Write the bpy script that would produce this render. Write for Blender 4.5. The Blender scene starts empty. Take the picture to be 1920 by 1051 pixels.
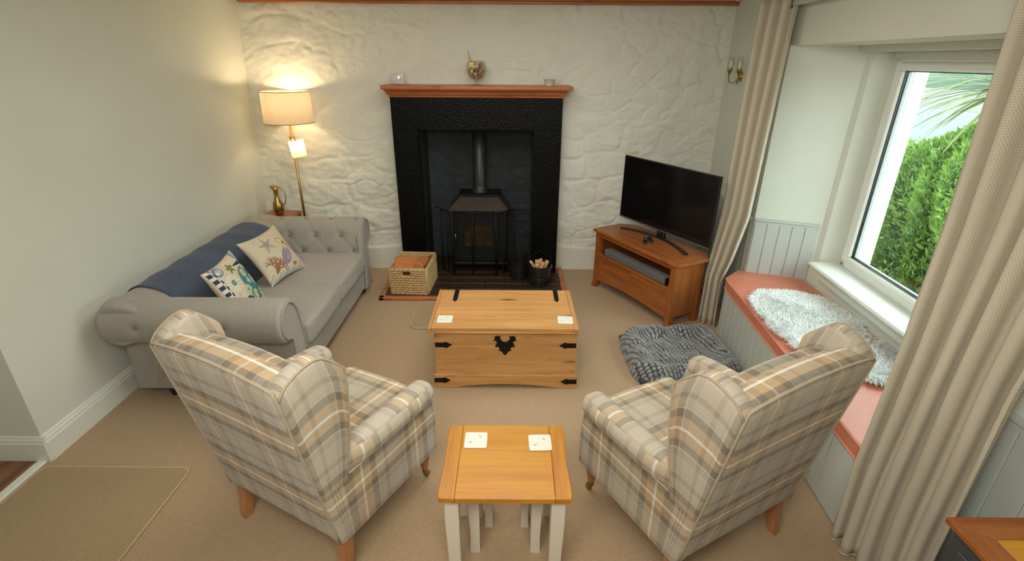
import bpy, math, random
import numpy as np
from mathutils import Vector, Matrix
random.seed(7); rng = np.random.RandomState(7)
SC = bpy.context.scene
COL = SC.collection
PI = math.pi

# ------------------------------------------------------------ camera, world, lights, exposure
cam_d = bpy.data.cameras.new('camera'); cam = bpy.data.objects.new('camera', cam_d); COL.objects.link(cam)
cam_d.sensor_width = 36.0; cam_d.lens = 946.0/1920*36.0; cam_d.clip_start = 0.02; cam_d.clip_end = 3000
PITCH = math.radians(23.6); ROLL = math.radians(0.4)
cam.matrix_world = Matrix.Translation((0, 0, 2.1)) @ Matrix.Rotation(PI/2-PITCH, 4, 'X') @ Matrix.Rotation(ROLL, 4, 'Z')
SC.camera = cam
vs = SC.view_settings
vs.view_transform = 'Standard'; vs.look = 'None'; vs.gamma = 1.0; vs.use_curve_mapping = False
vs.exposure = 0.28
world = bpy.data.worlds.new('overcast_sky'); SC.world = world; world.use_nodes = True
wn = world.node_tree; wn.nodes.clear()
wo = wn.nodes.new('ShaderNodeOutputWorld'); wb = wn.nodes.new('ShaderNodeBackground')
wb.inputs['Color'].default_value = (0.88, 0.96, 1.0, 1); wb.inputs['Strength'].default_value = 5.6
wn.links.new(wb.outputs[0], wo.inputs[0])

def area(name, loc, target, size, power, color, size_y=None):
    d = bpy.data.lights.new(name, 'AREA'); d.energy = power; d.color = color
    d.shape = 'RECTANGLE'; d.size = size; d.size_y = size_y or size
    o = bpy.data.objects.new(name, d); COL.objects.link(o)
    o.location = loc
    o.rotation_euler = (Vector(target)-Vector(loc)).to_track_quat('-Z', 'Y').to_euler()
    return o
# unseen fill lights added under the ceiling, above the camera and over mid-room
area('ceiling_fill_light', (-0.3, 0.2, 2.50), (-0.3, 2.6, 0.4), 1.6, 62, (1.0, 0.95, 0.84), 1.0)
area('ceiling_fill_light', (-0.2, 3.0, 2.58), (-0.2, 3.0, 0.0), 1.6, 30, (1.0, 0.95, 0.84), 1.6)

# ------------------------------------------------------------ helpers
INV = {}
def setp(o, label=None, cat=None, group=None, kind=None):
    if label: o['label'] = label
    if cat: o['category'] = cat
    if group: o['group'] = group
    if kind: o['kind'] = kind
    return o
def thing(name, label, cat, loc=(0, 0, 0), rz=0.0, group=None):
    o = bpy.data.objects.new(name, None); COL.objects.link(o)
    o.empty_display_size = 0.1
    o.location = loc; o.rotation_euler = (0, 0, rz)
    INV[o.name] = (Matrix.Translation(loc) @ Matrix.Rotation(rz, 4, 'Z')).inverted()
    return setp(o, label, cat, group)

class G:
    """a small mesh collector"""
    def __init__(s): s.v = []; s.f = []; s.uv = []; s.sm = []; s.col = None
    def add(s, v, f, uv=None, smooth=False):
        n = len(s.v); s.v += [tuple(map(float, p)) for p in v]
        s.f += [tuple(i+n for i in q) for q in f]
        if uv is None: uv = [[(0, 0)]*len(q) for q in f]
        s.uv += uv
        s.sm += [smooth]*len(f); return s
    def xf(s, M, start=0):
        s.v[start:] = [tuple(M @ Vector(p)) for p in s.v[start:]]; return s
    def box(s, x0, x1, y0, y1, z0, z1, b=0.0):
        if x0 > x1: x0, x1 = x1, x0
        if y0 > y1: y0, y1 = y1, y0
        if z0 > z1: z0, z1 = z1, z0
        b = min(b, (x1-x0)/2.01, (y1-y0)/2.01, (z1-z0)/2.01)
        c = ((x0+x1)/2, (y0+y1)/2, (z0+z1)/2); h = ((x1-x0)/2, (y1-y0)/2, (z1-z0)/2)
        if b <= 0:
            v = [(x, y, z) for x in (x0, x1) for y in (y0, y1) for z in (z0, z1)]
            f = [(0, 1, 3, 2), (4, 6, 7, 5), (0, 4, 5, 1), (2, 3, 7, 6), (0, 2, 6, 4), (1, 5, 7, 3)]
        else:
            v = []; idx = {}
            for sx in (-1, 1):
                for sy in (-1, 1):
                    for sz in (-1, 1):
                        for ax in range(3):
                            p = [sx*(h[0]-b), sy*(h[1]-b), sz*(h[2]-b)]
                            p[ax] += (sx, sy, sz)[ax]*b
                            idx[(sx, sy, sz, ax)] = len(v); v.append([p[k]+c[k] for k in range(3)])
            f = []
            def face(q):
                P = [Vector(v[i]) for i in q]
                n = (P[1]-P[0]).cross(P[2]-P[0]); m = sum(P, Vector())/len(P)-Vector(c)
                f.append(tuple(q) if n.dot(m) > 0 else tuple(reversed(q)))
            for ax in range(3):
                o = [k for k in range(3) if k != ax]
                for sg in (-1, 1):
                    q = []
                    for a, bb in ((-1, -1), (1, -1), (1, 1), (-1, 1)):
                        t = [0, 0, 0]; t[ax] = sg; t[o[0]] = a; t[o[1]] = bb; q.append(idx[(*t, ax)])
                    face(q)
                for a in (-1, 1):
                    for bb in (-1, 1):
                        q = []
                        for sg, fx in ((-1, o[0]), (1, o[0]), (1, o[1]), (-1, o[1])):
                            t = [0, 0, 0]; t[ax] = sg; t[o[0]] = a; t[o[1]] = bb; q.append(idx[(*t, fx)])
                        face(q)
            for sx in (-1, 1):
                for sy in (-1, 1):
                    for sz in (-1, 1): face([idx[(sx, sy, sz, k)] for k in range(3)])
        uv = []
        for q in f:
            P = [Vector(v[i]) for i in q]; n = (P[1]-P[0]).cross(P[2]-P[0]); a = [abs(t) for t in n]
            if a[0] >= a[1] and a[0] >= a[2]: uv.append([(p.y, p.z) for p in P])
            elif a[1] >= a[2]: uv.append([(p.x, p.z) for p in P])
            else: uv.append([(p.x, p.y) for p in P])
        return s.add(v, f, uv)
    def prism(s, pts, a0, a1, axis='z', b=0.0):
        """outline (CCW) extruded along axis; b = small top/bottom chamfer"""
        n = len(pts)
        def P(p, a):
            return {'z': (p[0], p[1], a), 'y': (p[0], a, p[1]), 'x': (a, p[0], p[1])}[axis]
        if b > 0:
            cx = sum(p[0] for p in pts)/n; cy = sum(p[1] for p in pts)/n
            ins = []
            for i in range(n):
                p0 = Vector(pts[i-1]); p1 = Vector(pts[i]); p2 = Vector(pts[(i+1) % n])
                d1 = (p1-p0).normalized(); d2 = (p2-p1).normalized()
                nn = Vector((-(d1.y+d2.y), d1.x+d2.x))
                if nn.length < 1e-6: nn = Vector((-d1.y, d1.x))
                nn.normalize(); 
                A = sum(pts[k][0]*pts[(k+1) % n][1]-pts[(k+1) % n][0]*pts[k][1] for k in range(n))
                if A < 0: nn = -nn
                ins.append(tuple(p1+nn*b*1.1))
            rings = [[P(p, a0) for p in ins], [P(p, a0+b) for p in pts], [P(p, a1-b) for p in pts], [P(p, a1) for p in ins]]
        else: rings = [[P(p, a0) for p in pts], [P(p, a1) for p in pts]]
        v = [q for r in rings for q in r]; f = []
        for k in range(len(rings)-1):
            for i in range(n):
                j = (i+1) % n; f.append((k*n+i, k*n+j, (k+1)*n+j, (k+1)*n+i))
        f.append(tuple(reversed(range(n)))); f.append(tuple((len(rings)-1)*n+i for i in range(n)))
        return s.add(v, f)
    def lathe(s, prof, c=(0, 0, 0), n=24, smooth=True, M=None):
        v = []; f = []
        for r, z in prof:
            for i in range(n):
                a = 2*PI*i/n; v.append((c[0]+r*math.cos(a), c[1]+r*math.sin(a), c[2]+z))
        for k in range(len(prof)-1):
            for i in range(n):
                j = (i+1) % n; f.append((k*n+i, k*n+j, (k+1)*n+j, (k+1)*n+i))
        if prof[0][0] > 1e-4: f.append(tuple(reversed(range(n))))
        if prof[-1][0] > 1e-4: f.append(tuple((len(prof)-1)*n+i for i in range(n)))
        if M is not None: v = [tuple(M @ Vector(p)) for p in v]
        return s.add(v, f, None, smooth)
    def tube(s, path, r, n=10, closed=False, smooth=True):
        path = [Vector(p) for p in path]; m = len(path); v = []; f = []
        rs = r if isinstance(r, (list, tuple)) else [r]*m
        up = None
        for i, p in enumerate(path):
            a = path[(i-1) % m] if (closed or i > 0) else path[i]
            b = path[(i+1) % m] if (closed or i < m-1) else path[i]
            t = (b-a).normalized()
            if up is None:
                up = Vector((0, 0, 1)) if abs(t.z) < 0.9 else Vector((1, 0, 0))
            e1 = t.cross(up).normalized(); e2 = e1.cross(t).normalized(); up = e2
            for k in range(n):
                q = 2*PI*k/n; v.append(p+e1*math.cos(q)*rs[i]+e2*math.sin(q)*rs[i])
        R = m if closed else m-1
        for i in range(R):
            for k in range(n):
                l = (k+1) % n; i2 = (i+1) % m
                f.append((i*n+k, i*n+l, i2*n+l, i2*n+k))
        if not closed:
            f.append(tuple(reversed(range(n)))); f.append(tuple((m-1)*n+k for k in range(n)))
        return s.add(v, f, None, smooth)
    def grid(s, nu, nv, fn, uvs=None, smooth=True, closeu=False):
        v = []; f = []; uv = []
        for j in range(nv):
            for i in range(nu):
                v.append(fn(i/(nu if closeu else nu-1), j/(nv-1)))
        U = nu if closeu else nu-1
        for j in range(nv-1):
            for i in range(U):
                i2 = (i+1) % nu
                f.append((j*nu+i, j*nu+i2, (j+1)*nu+i2, (j+1)*nu+i))
                su, sv = uvs or (1, 1); d = nu if closeu else nu-1
                uv.append([(i/d*su, j/(nv-1)*sv), ((i+1)/d*su, j/(nv-1)*sv), ((i+1)/d*su, (j+1)/(nv-1)*sv), (i/d*su, (j+1)/(nv-1)*sv)])
        return s.add(v, f, uv, smooth)
    def rcube(s, h, r, n=(8, 8, 8), c=(0, 0, 0), fn=None, smooth=True, uvo=(0, 0)):
        """rounded cuboid of half sizes h; fn(p) deforms; UV in metres from the flat box"""
        def ticks(H, R, m):
            R = min(R, H*0.999); t = [-H, -H+R*0.3, -H+R*0.65]+[(-H+R)+(2*(H-R))*k/m for k in range(m+1)]+[H-R*0.65, H-R*0.3, H]
            return t
        T = [ticks(h[k], r, n[k]) for k in range(3)]
        for ax in range(3):
            o = [(1, 2), (0, 2), (0, 1)][ax]
            for sg in (-1, 1):
                A, B = T[o[0]], T[o[1]]; v = []; f = []; uv = []; UV0 = []
                for b in B:
                    for a in A:
                        p = [0, 0, 0]; p[ax] = sg*h[ax]; p[o[0]] = a; p[o[1]] = b
                        q = [max(-(h[k]-min(r, h[k])), min(h[k]-min(r, h[k]), p[k])) for k in range(3)]
                        d = Vector([p[k]-q[k] for k in range(3)]); L = d.length
                        if L > 0: d = d/L*min(r, min(h)) if r > min(h) else d/L*r
                        P = Vector(q)+d
                        P = Vector((P.x+c[0], P.y+c[1], P.z+c[2]))
                        if fn: P = Vector(fn(P.x, P.y, P.z))
                        v.append(tuple(P)); UV0.append((p[o[0]]+c[o[0]]+uvo[0], p[o[1]]+c[o[1]]+uvo[1]))
                na = len(A)
                flip = (sg > 0) == (ax == 1)
                for j in range(len(B)-1):
                    for i in range(na-1):
                        q = [j*na+i, j*na+i+1, (j+1)*na+i+1, (j+1)*na+i]
                        if flip: q.reverse()
                        f.append(tuple(q)); uv.append([UV0[k] for k in q])
                s.add(v, f, uv, smooth)
        s._weld = True
        return s
    def build(s, name, mat, parent=None, world=False, col=None):
        me = bpy.data.meshes.new(name)
        v = s.v
        if world and parent is not None:
            M = None; p = parent
            while p is not None:
                if p.name in INV: M = INV[p.name]
                p = p.parent
            if M is not None: v = [tuple(M @ Vector(q)) for q in v]
        me.from_pydata(v, [], s.f)
        ul = me.uv_layers.new(name='UVMap')
        flat = np.array([c for q in s.uv for c in q], dtype=np.float32).ravel()
        ul.data.foreach_set('uv', flat)
        me.polygons.foreach_set('use_smooth', s.sm)
        if col is not None:
            ca = me.color_attributes.new(name='Col', type='FLOAT_COLOR', domain='POINT')
            ca.data.foreach_set('color', np.asarray(col, dtype=np.float32).ravel())
        if mat: me.materials.append(mat)
        me.update()
        if getattr(s, '_weld', False) and col is None:
            import bmesh
            bm = bmesh.new(); bm.from_mesh(me); bmesh.ops.remove_doubles(bm, verts=bm.verts, dist=1e-5); bm.to_mesh(me); bm.free()
        o = bpy.data.objects.new(name, me); COL.objects.link(o)
        if parent is not None: o.parent = parent
        return o
def struct(name, g, mat, parent=None):
    o = g.build(name, mat, parent)
    if parent is None: o['kind'] = 'structure'
    return o
def copy_tree(root, loc=None, rz=None, label=None, group=None):
    r = root.copy(); COL.objects.link(r)
    if loc is not None: r.location = loc
    if rz is not None: r.rotation_euler = (0, 0, rz)
    if label: r['label'] = label
    if group: r['group'] = group
    kids = [o for o in COL.objects if o.parent == root]
    for ch in kids:
        c = ch.copy(); COL.objects.link(c); c.parent = r
        for g in [o for o in COL.objects if o.parent == ch]:
            d = g.copy(); COL.objects.link(d); d.parent = c
    return r
def MT(x, y, z): return Matrix.Translation((x, y, z))
def RZ(a): return Matrix.Rotation(a, 4, 'Z')

# ------------------------------------------------------------ numpy noise
def vnoise(x, y, seed=0, per=256):
    r = np.random.RandomState(seed).rand(per, per)
    xi = np.floor(x).astype(int); yi = np.floor(y).astype(int)
    fx = x-xi; fy = y-yi; fx = fx*fx*(3-2*fx); fy = fy*fy*(3-2*fy)
    g = lambda a, b: r[a % per, b % per]
    return (g(xi, yi)*(1-fx)+g(xi+1, yi)*fx)*(1-fy)+(g(xi, yi+1)*(1-fx)+g(xi+1, yi+1)*fx)*fy
def fbm(x, y, seed=0, oc=4):
    t = 0; a = 0.5
    for k in range(oc): t = t+a*vnoise(x*2**k, y*2**k, seed+k); a *= 0.5
    return t
def rubble(x, z, seed=3, sx=0.40, sz=0.24):
    """height (0..1) of roughly coursed rubble stones under thick paint"""
    wx = x+0.16*(fbm(x*2.2, z*2.2, seed+20)-0.5)*2; wz = z+0.13*(fbm(x*2.0+9, z*2.0, seed+30)-0.5)*2
    u = wx/sx; v = wz/sz
    u = u+0.5*(np.floor(v) % 2)*0
    ui = np.floor(u); vi = np.floor(v)
    R = np.random.RandomState(seed).rand(64, 64, 3)
    F1 = np.full(x.shape, 9.0); F2 = np.full(x.shape, 9.0); H = np.zeros(x.shape)
    for a in (-1, 0, 1):
        for b in (-1, 0, 1):
            ci = (ui+a).astype(int); cj = (vi+b).astype(int)
            q = R[ci % 64, cj % 64]
            px = ci+0.5+0.85*(q[..., 0]-0.5)+0.5*(cj % 2); py = cj+0.5+0.7*(q[..., 1]-0.5)
            d = np.maximum(np.abs(u-px)*0.9, np.abs(v-py))*0.6+0.4*np.hypot(u-px, v-py)
            m = d < F1
            F2 = np.where(m, F1, np.minimum(F2, d)); H = np.where(m, q[..., 2], H); F1 = np.where(m, d, F1)
    e = np.clip((F2-F1)/0.22, 0, 1); e = e*e*(3-2*e)
    return e*(0.45+0.55*H)

# ------------------------------------------------------------ materials
def newmat(name):
    m = bpy.data.materials.new(name); m.use_nodes = True; nt = m.node_tree
    b = nt.nodes['Principled BSDF']; return m, nt, b
def N(nt, typ, **kw):
    n = nt.nodes.new(typ)
    for k, v in kw.items():
        if k in n.inputs: n.inputs[k].default_value = v
        else: setattr(n, k, v)
    return n
def plain(name, col, rough=0.6, metal=0.0, bump=0.0, bscale=60, var=0.0, vscale=8, spec=None, coat=0, sheen=0):
    m, nt, b = newmat(name)
    b.inputs['Base Color'].default_value = (*col, 1); b.inputs['Roughness'].default_value = rough; b.inputs['Metallic'].default_value = metal
    if spec is not None: b.inputs['Specular IOR Level'].default_value = spec
    if coat: b.inputs['Coat Weight'].default_value = coat; b.inputs['Coat Roughness'].default_value = 0.15
    if sheen: b.inputs['Sheen Weight'].default_value = sheen; b.inputs['Sheen Roughness'].default_value = 0.5
    tc = N(nt, 'ShaderNodeTexCoord')
    if var:
        no = N(nt, 'ShaderNodeTexNoise', Scale=vscale, Detail=5.0)
        nt.links.new(tc.outputs['Object'], no.inputs['Vector'])
        cr = N(nt, 'ShaderNodeValToRGB'); cr.color_ramp.elements[0].position = 0.3; cr.color_ramp.elements[1].position = 0.7
        cr.color_ramp.elements[0].color = (*[c*(1-var) for c in col], 1); cr.color_ramp.elements[1].color = (*[min(1, c*(1+var)) for c in col], 1)
        nt.links.new(no.outputs['Fac'], cr.inputs[0]); nt.links.new(cr.outputs[0], b.inputs['Base Color'])
    if bump:
        n2 = N(nt, 'ShaderNodeTexNoise', Scale=bscale, Detail=3.0); nt.links.new(tc.outputs['Object'], n2.inputs['Vector'])
        bp = N(nt, 'ShaderNodeBump', Strength=bump, Distance=0.01); nt.links.new(n2.outputs['Fac'], bp.inputs['Height']); nt.links.new(bp.outputs[0], b.inputs['Normal'])
    return m
def wood(name, c1, c2, axis='x', rough=0.35, scale=1.0, knots=0.0, coat=0.0, ring=1.0):
    m, nt, b = newmat(name); b.inputs['Roughness'].default_value = rough
    if coat: b.inputs['Coat Weight'].default_value = coat; b.inputs['Coat Roughness'].default_value = 0.12
    tc = N(nt, 'ShaderNodeTexCoord'); oi = N(nt, 'ShaderNodeObjectInfo')
    ad = N(nt, 'ShaderNodeVectorMath', operation='ADD'); mu = N(nt, 'ShaderNodeVectorMath', operation='SCALE'); mu.inputs['Scale'].default_value = 7.0
    cx = N(nt, 'ShaderNodeCombineXYZ')
    for k in range(3): nt.links.new(oi.outputs['Random'], cx.inputs[k])
    nt.links.new(cx.outputs[0], mu.inputs[0]); nt.links.new(tc.outputs['Object'], ad.inputs[0]); nt.links.new(mu.outputs[0], ad.inputs[1])
    mp = N(nt, 'ShaderNodeMapping'); s = {'x': (1.0, 14, 14), 'y': (14, 1.0, 14), 'z': (14, 14, 1.0)}[axis]
    mp.inputs['Scale'].default_value = [k*scale for k in s]; nt.links.new(ad.outputs[0], mp.inputs[0])
    n1 = N(nt, 'ShaderNodeTexNoise', Scale=1.6, Detail=6.0, Roughness=0.6, Distortion=0.6); nt.links.new(mp.outputs[0], n1.inputs['Vector'])
    n2 = N(nt, 'ShaderNodeTexNoise', Scale=8.0, Detail=3.0, Roughness=0.7); nt.links.new(mp.outputs[0], n2.inputs['Vector'])
    mx = N(nt, 'ShaderNodeMath', operation='MULTIPLY_ADD'); mx.inputs[1].default_value = 0.3; nt.links.new(n2.outputs['Fac'], mx.inputs[0]); nt.links.new(n1.outputs['Fac'], mx.inputs[2])
    cr = N(nt, 'ShaderNodeValToRGB'); cr.color_ramp.elements[0].position = 0.48; cr.color_ramp.elements[1].position = 0.82
    cr.color_ramp.elements[0].color = (*c2, 1); cr.color_ramp.elements[1].color = (*c1, 1)
    nt.links.new(mx.outputs[0], cr.inputs[0]); out = cr.outputs[0]
    if knots:
        mp2 = N(nt, 'ShaderNodeMapping'); s2 = {'x': (3.2, 9, 9), 'y': (9, 3.2, 9), 'z': (9, 9, 3.2)}[axis]; mp2.inputs['Scale'].default_value = s2
        nt.links.new(ad.outputs[0], mp2.inputs[0])
        vo = N(nt, 'ShaderNodeTexVoronoi', Scale=0.8); nt.links.new(mp2.outputs[0], vo.inputs['Vector'])
        kr = N(nt, 'ShaderNodeValToRGB'); kr.color_ramp.elements[0].position = 0.05; kr.color_ramp.elements[1].position = 0.20
        kr.color_ramp.elements[0].color = (1, 1, 1, 1); kr.color_ramp.elements[1].color = (0, 0, 0, 1)
        nt.links.new(vo.outputs['Distance'], kr.inputs[0])
        m2 = N(nt, 'ShaderNodeMath', operation='MULTIPLY'); m2.inputs[1].default_value = knots; nt.links.new(kr.outputs[0], m2.inputs[0])
        mc = N(nt, 'ShaderNodeMix', data_type='RGBA')
        mc.inputs[7].default_value = (c2[0]*0.35, c2[1]*0.28, c2[2]*0.25, 1)
        nt.links.new(m2.outputs[0], mc.inputs[0]); nt.links.new(out, mc.inputs[6]); out = mc.outputs[2]
    nt.links.new(out, b.inputs['Base Color'])
    bp = N(nt, 'ShaderNodeBump', Strength=0.12, Distance=0.004); nt.links.new(mx.outputs[0], bp.inputs['Height']); nt.links.new(bp.outputs[0], b.inputs['Normal'])
    return m
def fabric(name, col, col2, scale=350, rough=0.9, bump=0.35, mott=0.5):
    m, nt, b = newmat(name); b.inputs['Roughness'].default_value = rough; b.inputs['Specular IOR Level'].default_value = 0.2
    b.inputs['Sheen Weight'].default_value = 0.15
    tc = N(nt, 'ShaderNodeTexCoord')
    n1 = N(nt, 'ShaderNodeTexNoise', Scale=scale, Detail=2.0); nt.links.new(tc.outputs['Object'], n1.inputs['Vector'])
    n2 = N(nt, 'ShaderNodeTexNoise', Scale=40.0, Detail=4.0); nt.links.new(tc.outputs['Object'], n2.inputs['Vector'])
    ad = N(nt, 'ShaderNodeMath', operation='MULTIPLY_ADD'); ad.inputs[1].default_value = mott; nt.links.new(n2.outputs['Fac'], ad.inputs[0]); nt.links.new(n1.outputs['Fac'], ad.inputs[2])
    cr = N(nt, 'ShaderNodeValToRGB'); cr.color_ramp.elements[0].position = 0.45; cr.color_ramp.elements[1].position = 1.0
    cr.color_ramp.elements[0].color = (*col2, 1); cr.color_ramp.elements[1].color = (*col, 1)
    nt.links.new(ad.outputs[0], cr.inputs[0]); nt.links.new(cr.outputs[0], b.inputs['Base Color'])
    bp = N(nt, 'ShaderNodeBump', Strength=bump, Distance=0.003); nt.links.new(n1.outputs['Fac'], bp.inputs['Height']); nt.links.new(bp.outputs[0], b.inputs['Normal'])
    return m
def tartan(name, wt=0.54):
    m, nt, b = newmat(name); b.inputs['Roughness'].default_value = 0.9; b.inputs['Specular IOR Level'].default_value = 0.15
    b.inputs['Sheen Weight'].default_value = 0.15
    uv = N(nt, 'ShaderNodeUVMap'); sp = N(nt, 'ShaderNodeSeparateXYZ'); nt.links.new(uv.outputs[0], sp.inputs[0])
    oat = (0.60, 0.53, 0.43); tan = (0.60, 0.42, 0.235); grey = (0.235, 0.205, 0.16); lite = (1.0, 1.0, 0.95); fine = (0.20, 0.17, 0.13); mid = (0.42, 0.36, 0.28)
    seq = [(0, oat), (.10, fine), (.107, oat), (.127, fine), (.134, oat), (.154, fine), (.161, oat), (.20, grey), (.29, tan), (.405, lite), (.44, tan),
           (.56, grey), (.66, oat), (.70, fine), (.706, oat), (.80, mid), (.86, oat)]
    outs = []
    for ax in (0, 1):
        mu = N(nt, 'ShaderNodeMath', operation='MULTIPLY'); mu.inputs[1].default_value = 1/0.36; nt.links.new(sp.outputs[ax], mu.inputs[0])
        if ax:
            mo = N(nt, 'ShaderNodeMath', operation='ADD'); mo.inputs[1].default_value = 0.18; nt.links.new(mu.outputs[0], mo.inputs[0]); mu = mo
        fr = N(nt, 'ShaderNodeMath', operation='FRACT'); nt.links.new(mu.outputs[0], fr.inputs[0])
        cr = N(nt, 'ShaderNodeValToRGB'); r = cr.color_ramp; r.interpolation = 'CONSTANT'
        r.elements[0].position = 0; r.elements[0].color = (*seq[0][1], 1); r.elements[1].position = seq[1][0]; r.elements[1].color = (*seq[1][1], 1)
        for p, c in seq[2:]:
            e = r.elements.new(p); e.color = (*c, 1)
        nt.links.new(fr.outputs[0], cr.inputs[0]); outs.append(cr.outputs[0])
    mx = N(nt, 'ShaderNodeMix', data_type='RGBA'); mx.inputs[0].default_value = wt
    nt.links.new(outs[0], mx.inputs[6]); nt.links.new(outs[1], mx.inputs[7])
    tc = N(nt, 'ShaderNodeTexCoord'); n1 = N(nt, 'ShaderNodeTexNoise', Scale=260.0, Detail=2.0); nt.links.new(tc.outputs['Object'], n1.inputs['Vector'])
    hs = N(nt, 'ShaderNodeMix', data_type='RGBA', blend_type='OVERLAY'); hs.inputs[0].default_value = 0.22
    nt.links.new(mx.outputs[2], hs.inputs[6]); nt.links.new(n1.outputs['Color'], hs.inputs[7])
    hv = N(nt, 'ShaderNodeHueSaturation'); hv.inputs['Saturation'].default_value = 0.95; hv.inputs['Value'].default_value = 1.0
    bw = N(nt, 'ShaderNodeMix', data_type='RGBA', blend_type='MULTIPLY'); bw.inputs[0].default_value = 0.3
    nt.links.new(mx.outputs[2], bw.inputs[6]); nt.links.new(n1.outputs['Fac'], bw.inputs[7])
    nt.links.new(bw.outputs[2], hv.inputs['Color']); nt.links.new(hv.outputs[0], b.inputs['Base Color'])
    bp = N(nt, 'ShaderNodeBump', Strength=0.3, Distance=0.003); nt.links.new(n1.outputs['Fac'], bp.inputs['Height']); nt.links.new(bp.outputs[0], b.inputs['Normal'])
    return m
def vcol(name, rough=0.85, bump=0.3):
    m, nt, b = newmat(name); b.inputs['Roughness'].default_value = rough; b.inputs['Specular IOR Level'].default_value = 0.2
    a = N(nt, 'ShaderNodeVertexColor', layer_name='Col'); nt.links.new(a.outputs[0], b.inputs['Base Color'])
    tc = N(nt, 'ShaderNodeTexCoord'); n1 = N(nt, 'ShaderNodeTexNoise', Scale=400.0); nt.links.new(tc.outputs['Object'], n1.inputs['Vector'])
    bp = N(nt, 'ShaderNodeBump', Strength=bump, Distance=0.002); nt.links.new(n1.outputs['Fac'], bp.inputs['Height']); nt.links.new(bp.outputs[0], b.inputs['Normal'])
    return m
def glass_mat(name, tint=(1, 1, 1), refl=1.0):
    """thin clear glass: transparent with a fresnel gloss"""
    m = bpy.data.materials.new(name); m.use_nodes = True; nt = m.node_tree; nt.nodes.clear()
    o = N(nt, 'ShaderNodeOutputMaterial'); mx = N(nt, 'ShaderNodeMixShader'); t = N(nt, 'ShaderNodeBsdfTransparent'); g = N(nt, 'ShaderNodeBsdfGlossy')
    t.inputs[0].default_value = (*tint, 1); g.inputs['Roughness'].default_value = 0.02
    f = N(nt, 'ShaderNodeFresnel', IOR=1.45); k = N(nt, 'ShaderNodeMath', operation='MULTIPLY'); k.inputs[1].default_value = refl
    nt.links.new(f.outputs[0], k.inputs[0])
    ge = N(nt, 'ShaderNodeNewGeometry'); iv = N(nt, 'ShaderNodeMath', operation='SUBTRACT'); iv.inputs[0].default_value = 1.0; nt.links.new(ge.outputs['Backfacing'], iv.inputs[1])
    k2 = N(nt, 'ShaderNodeMath', operation='MULTIPLY'); nt.links.new(k.outputs[0], k2.inputs[0]); nt.links.new(iv.outputs[0], k2.inputs[1]); nt.links.new(k2.outputs[0], mx.inputs[0]); nt.links.new(t.outputs[0], mx.inputs[1]); nt.links.new(g.outputs[0], mx.inputs[2])
    nt.links.new(mx.outputs[0], o.inputs[0]); return m
def translucent(name, col, mixf=0.5, emis=0.0, bscale=300):
    m = bpy.data.materials.new(name); m.use_nodes = True; nt = m.node_tree; nt.nodes.clear()
    o = N(nt, 'ShaderNodeOutputMaterial'); mx = N(nt, 'ShaderNodeMixShader'); mx.inputs[0].default_value = mixf
    d = N(nt, 'ShaderNodeBsdfDiffuse'); t = N(nt, 'ShaderNodeBsdfTranslucent'); d.inputs[0].default_value = (*col, 1); t.inputs[0].default_value = (*col, 1)
    tc = N(nt, 'ShaderNodeTexCoord'); mp = N(nt, 'ShaderNodeMapping'); mp.inputs['Scale'].default_value = (1, 1, 0.25)
    nt.links.new(tc.outputs['Object'], mp.inputs[0])
    n1 = N(nt, 'ShaderNodeTexNoise', Scale=bscale); nt.links.new(mp.outputs[0], n1.inputs['Vector'])
    cr = N(nt, 'ShaderNodeValToRGB'); cr.color_ramp.elements[0].color = (*[c*0.72 for c in col], 1); cr.color_ramp.elements[1].color = (*col, 1)
    nt.links.new(n1.outputs['Fac'], cr.inputs[0]); nt.links.new(cr.outputs[0], d.inputs[0]); nt.links.new(cr.outputs[0], t.inputs[0])
    nt.links.new(d.outputs[0], mx.inputs[1]); nt.links.new(t.outputs[0], mx.inputs[2]); nt.links.new(mx.outputs[0], o.inputs[0]); return m

M_wall = plain('warm_white_paint', (0.66, 0.69, 0.61), 0.85, bump=0.05, bscale=30, var=0.02, vscale=3)
M_stonewhite = plain('whitewashed_stone', (0.72, 0.73, 0.655), 0.75, bump=0.25, bscale=45, var=0.03, vscale=6)
M_white = plain('white_gloss_paint', (0.74, 0.765, 0.70), 0.4)
M_upvc = plain('white_window_plastic', (0.80, 0.84, 0.80), 0.3)
M_ceil = plain('ceiling_paint', (0.70, 0.69, 0.60), 0.9)
M_panel = plain('sage_grey_panel_paint', (0.49, 0.535, 0.51), 0.55)
M_ext = plain('exterior_white_render', (0.85, 0.87, 0.88), 0.9)
M_carpet = fabric('beige_carpet', (0.50, 0.365, 0.235), (0.35, 0.245, 0.15), 160, 0.95, 0.9, 0.35)
M_rug = fabric('beige_rug', (0.44, 0.335, 0.20), (0.32, 0.23, 0.13), 180, 0.95, 0.9, 0.3)
M_bind = fabric('rug_binding', (0.56, 0.43, 0.27), (0.46, 0.34, 0.21), 300)
M_pine = wood('waxed_pine', (0.64, 0.355, 0.135), (0.47, 0.225, 0.070), 'x', 0.42, 1.0, knots=1.0)
M_piney = wood('waxed_pine_end', (0.59, 0.32, 0.125), (0.44, 0.21, 0.068), 'y', 0.42)
M_pinez = wood('waxed_pine_side', (0.59, 0.32, 0.125), (0.44, 0.21, 0.068), 'y', 0.42)
M_honey = wood('honey_oak_lacquer', (0.60, 0.29, 0.020), (0.46, 0.185, 0.010), 'x', 0.42, 0.8, coat=0.04)
M_honeyy = wood('honey_oak_lacquer_rail', (0.58, 0.265, 0.018), (0.40, 0.145, 0.008), 'y', 0.42, 0.8, coat=0.04)
M_oak = wood('chestnut_oak', (0.40, 0.135, 0.030), (0.25, 0.070, 0.014), 'x', 0.36, 0.9, coat=0.1)
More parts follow.
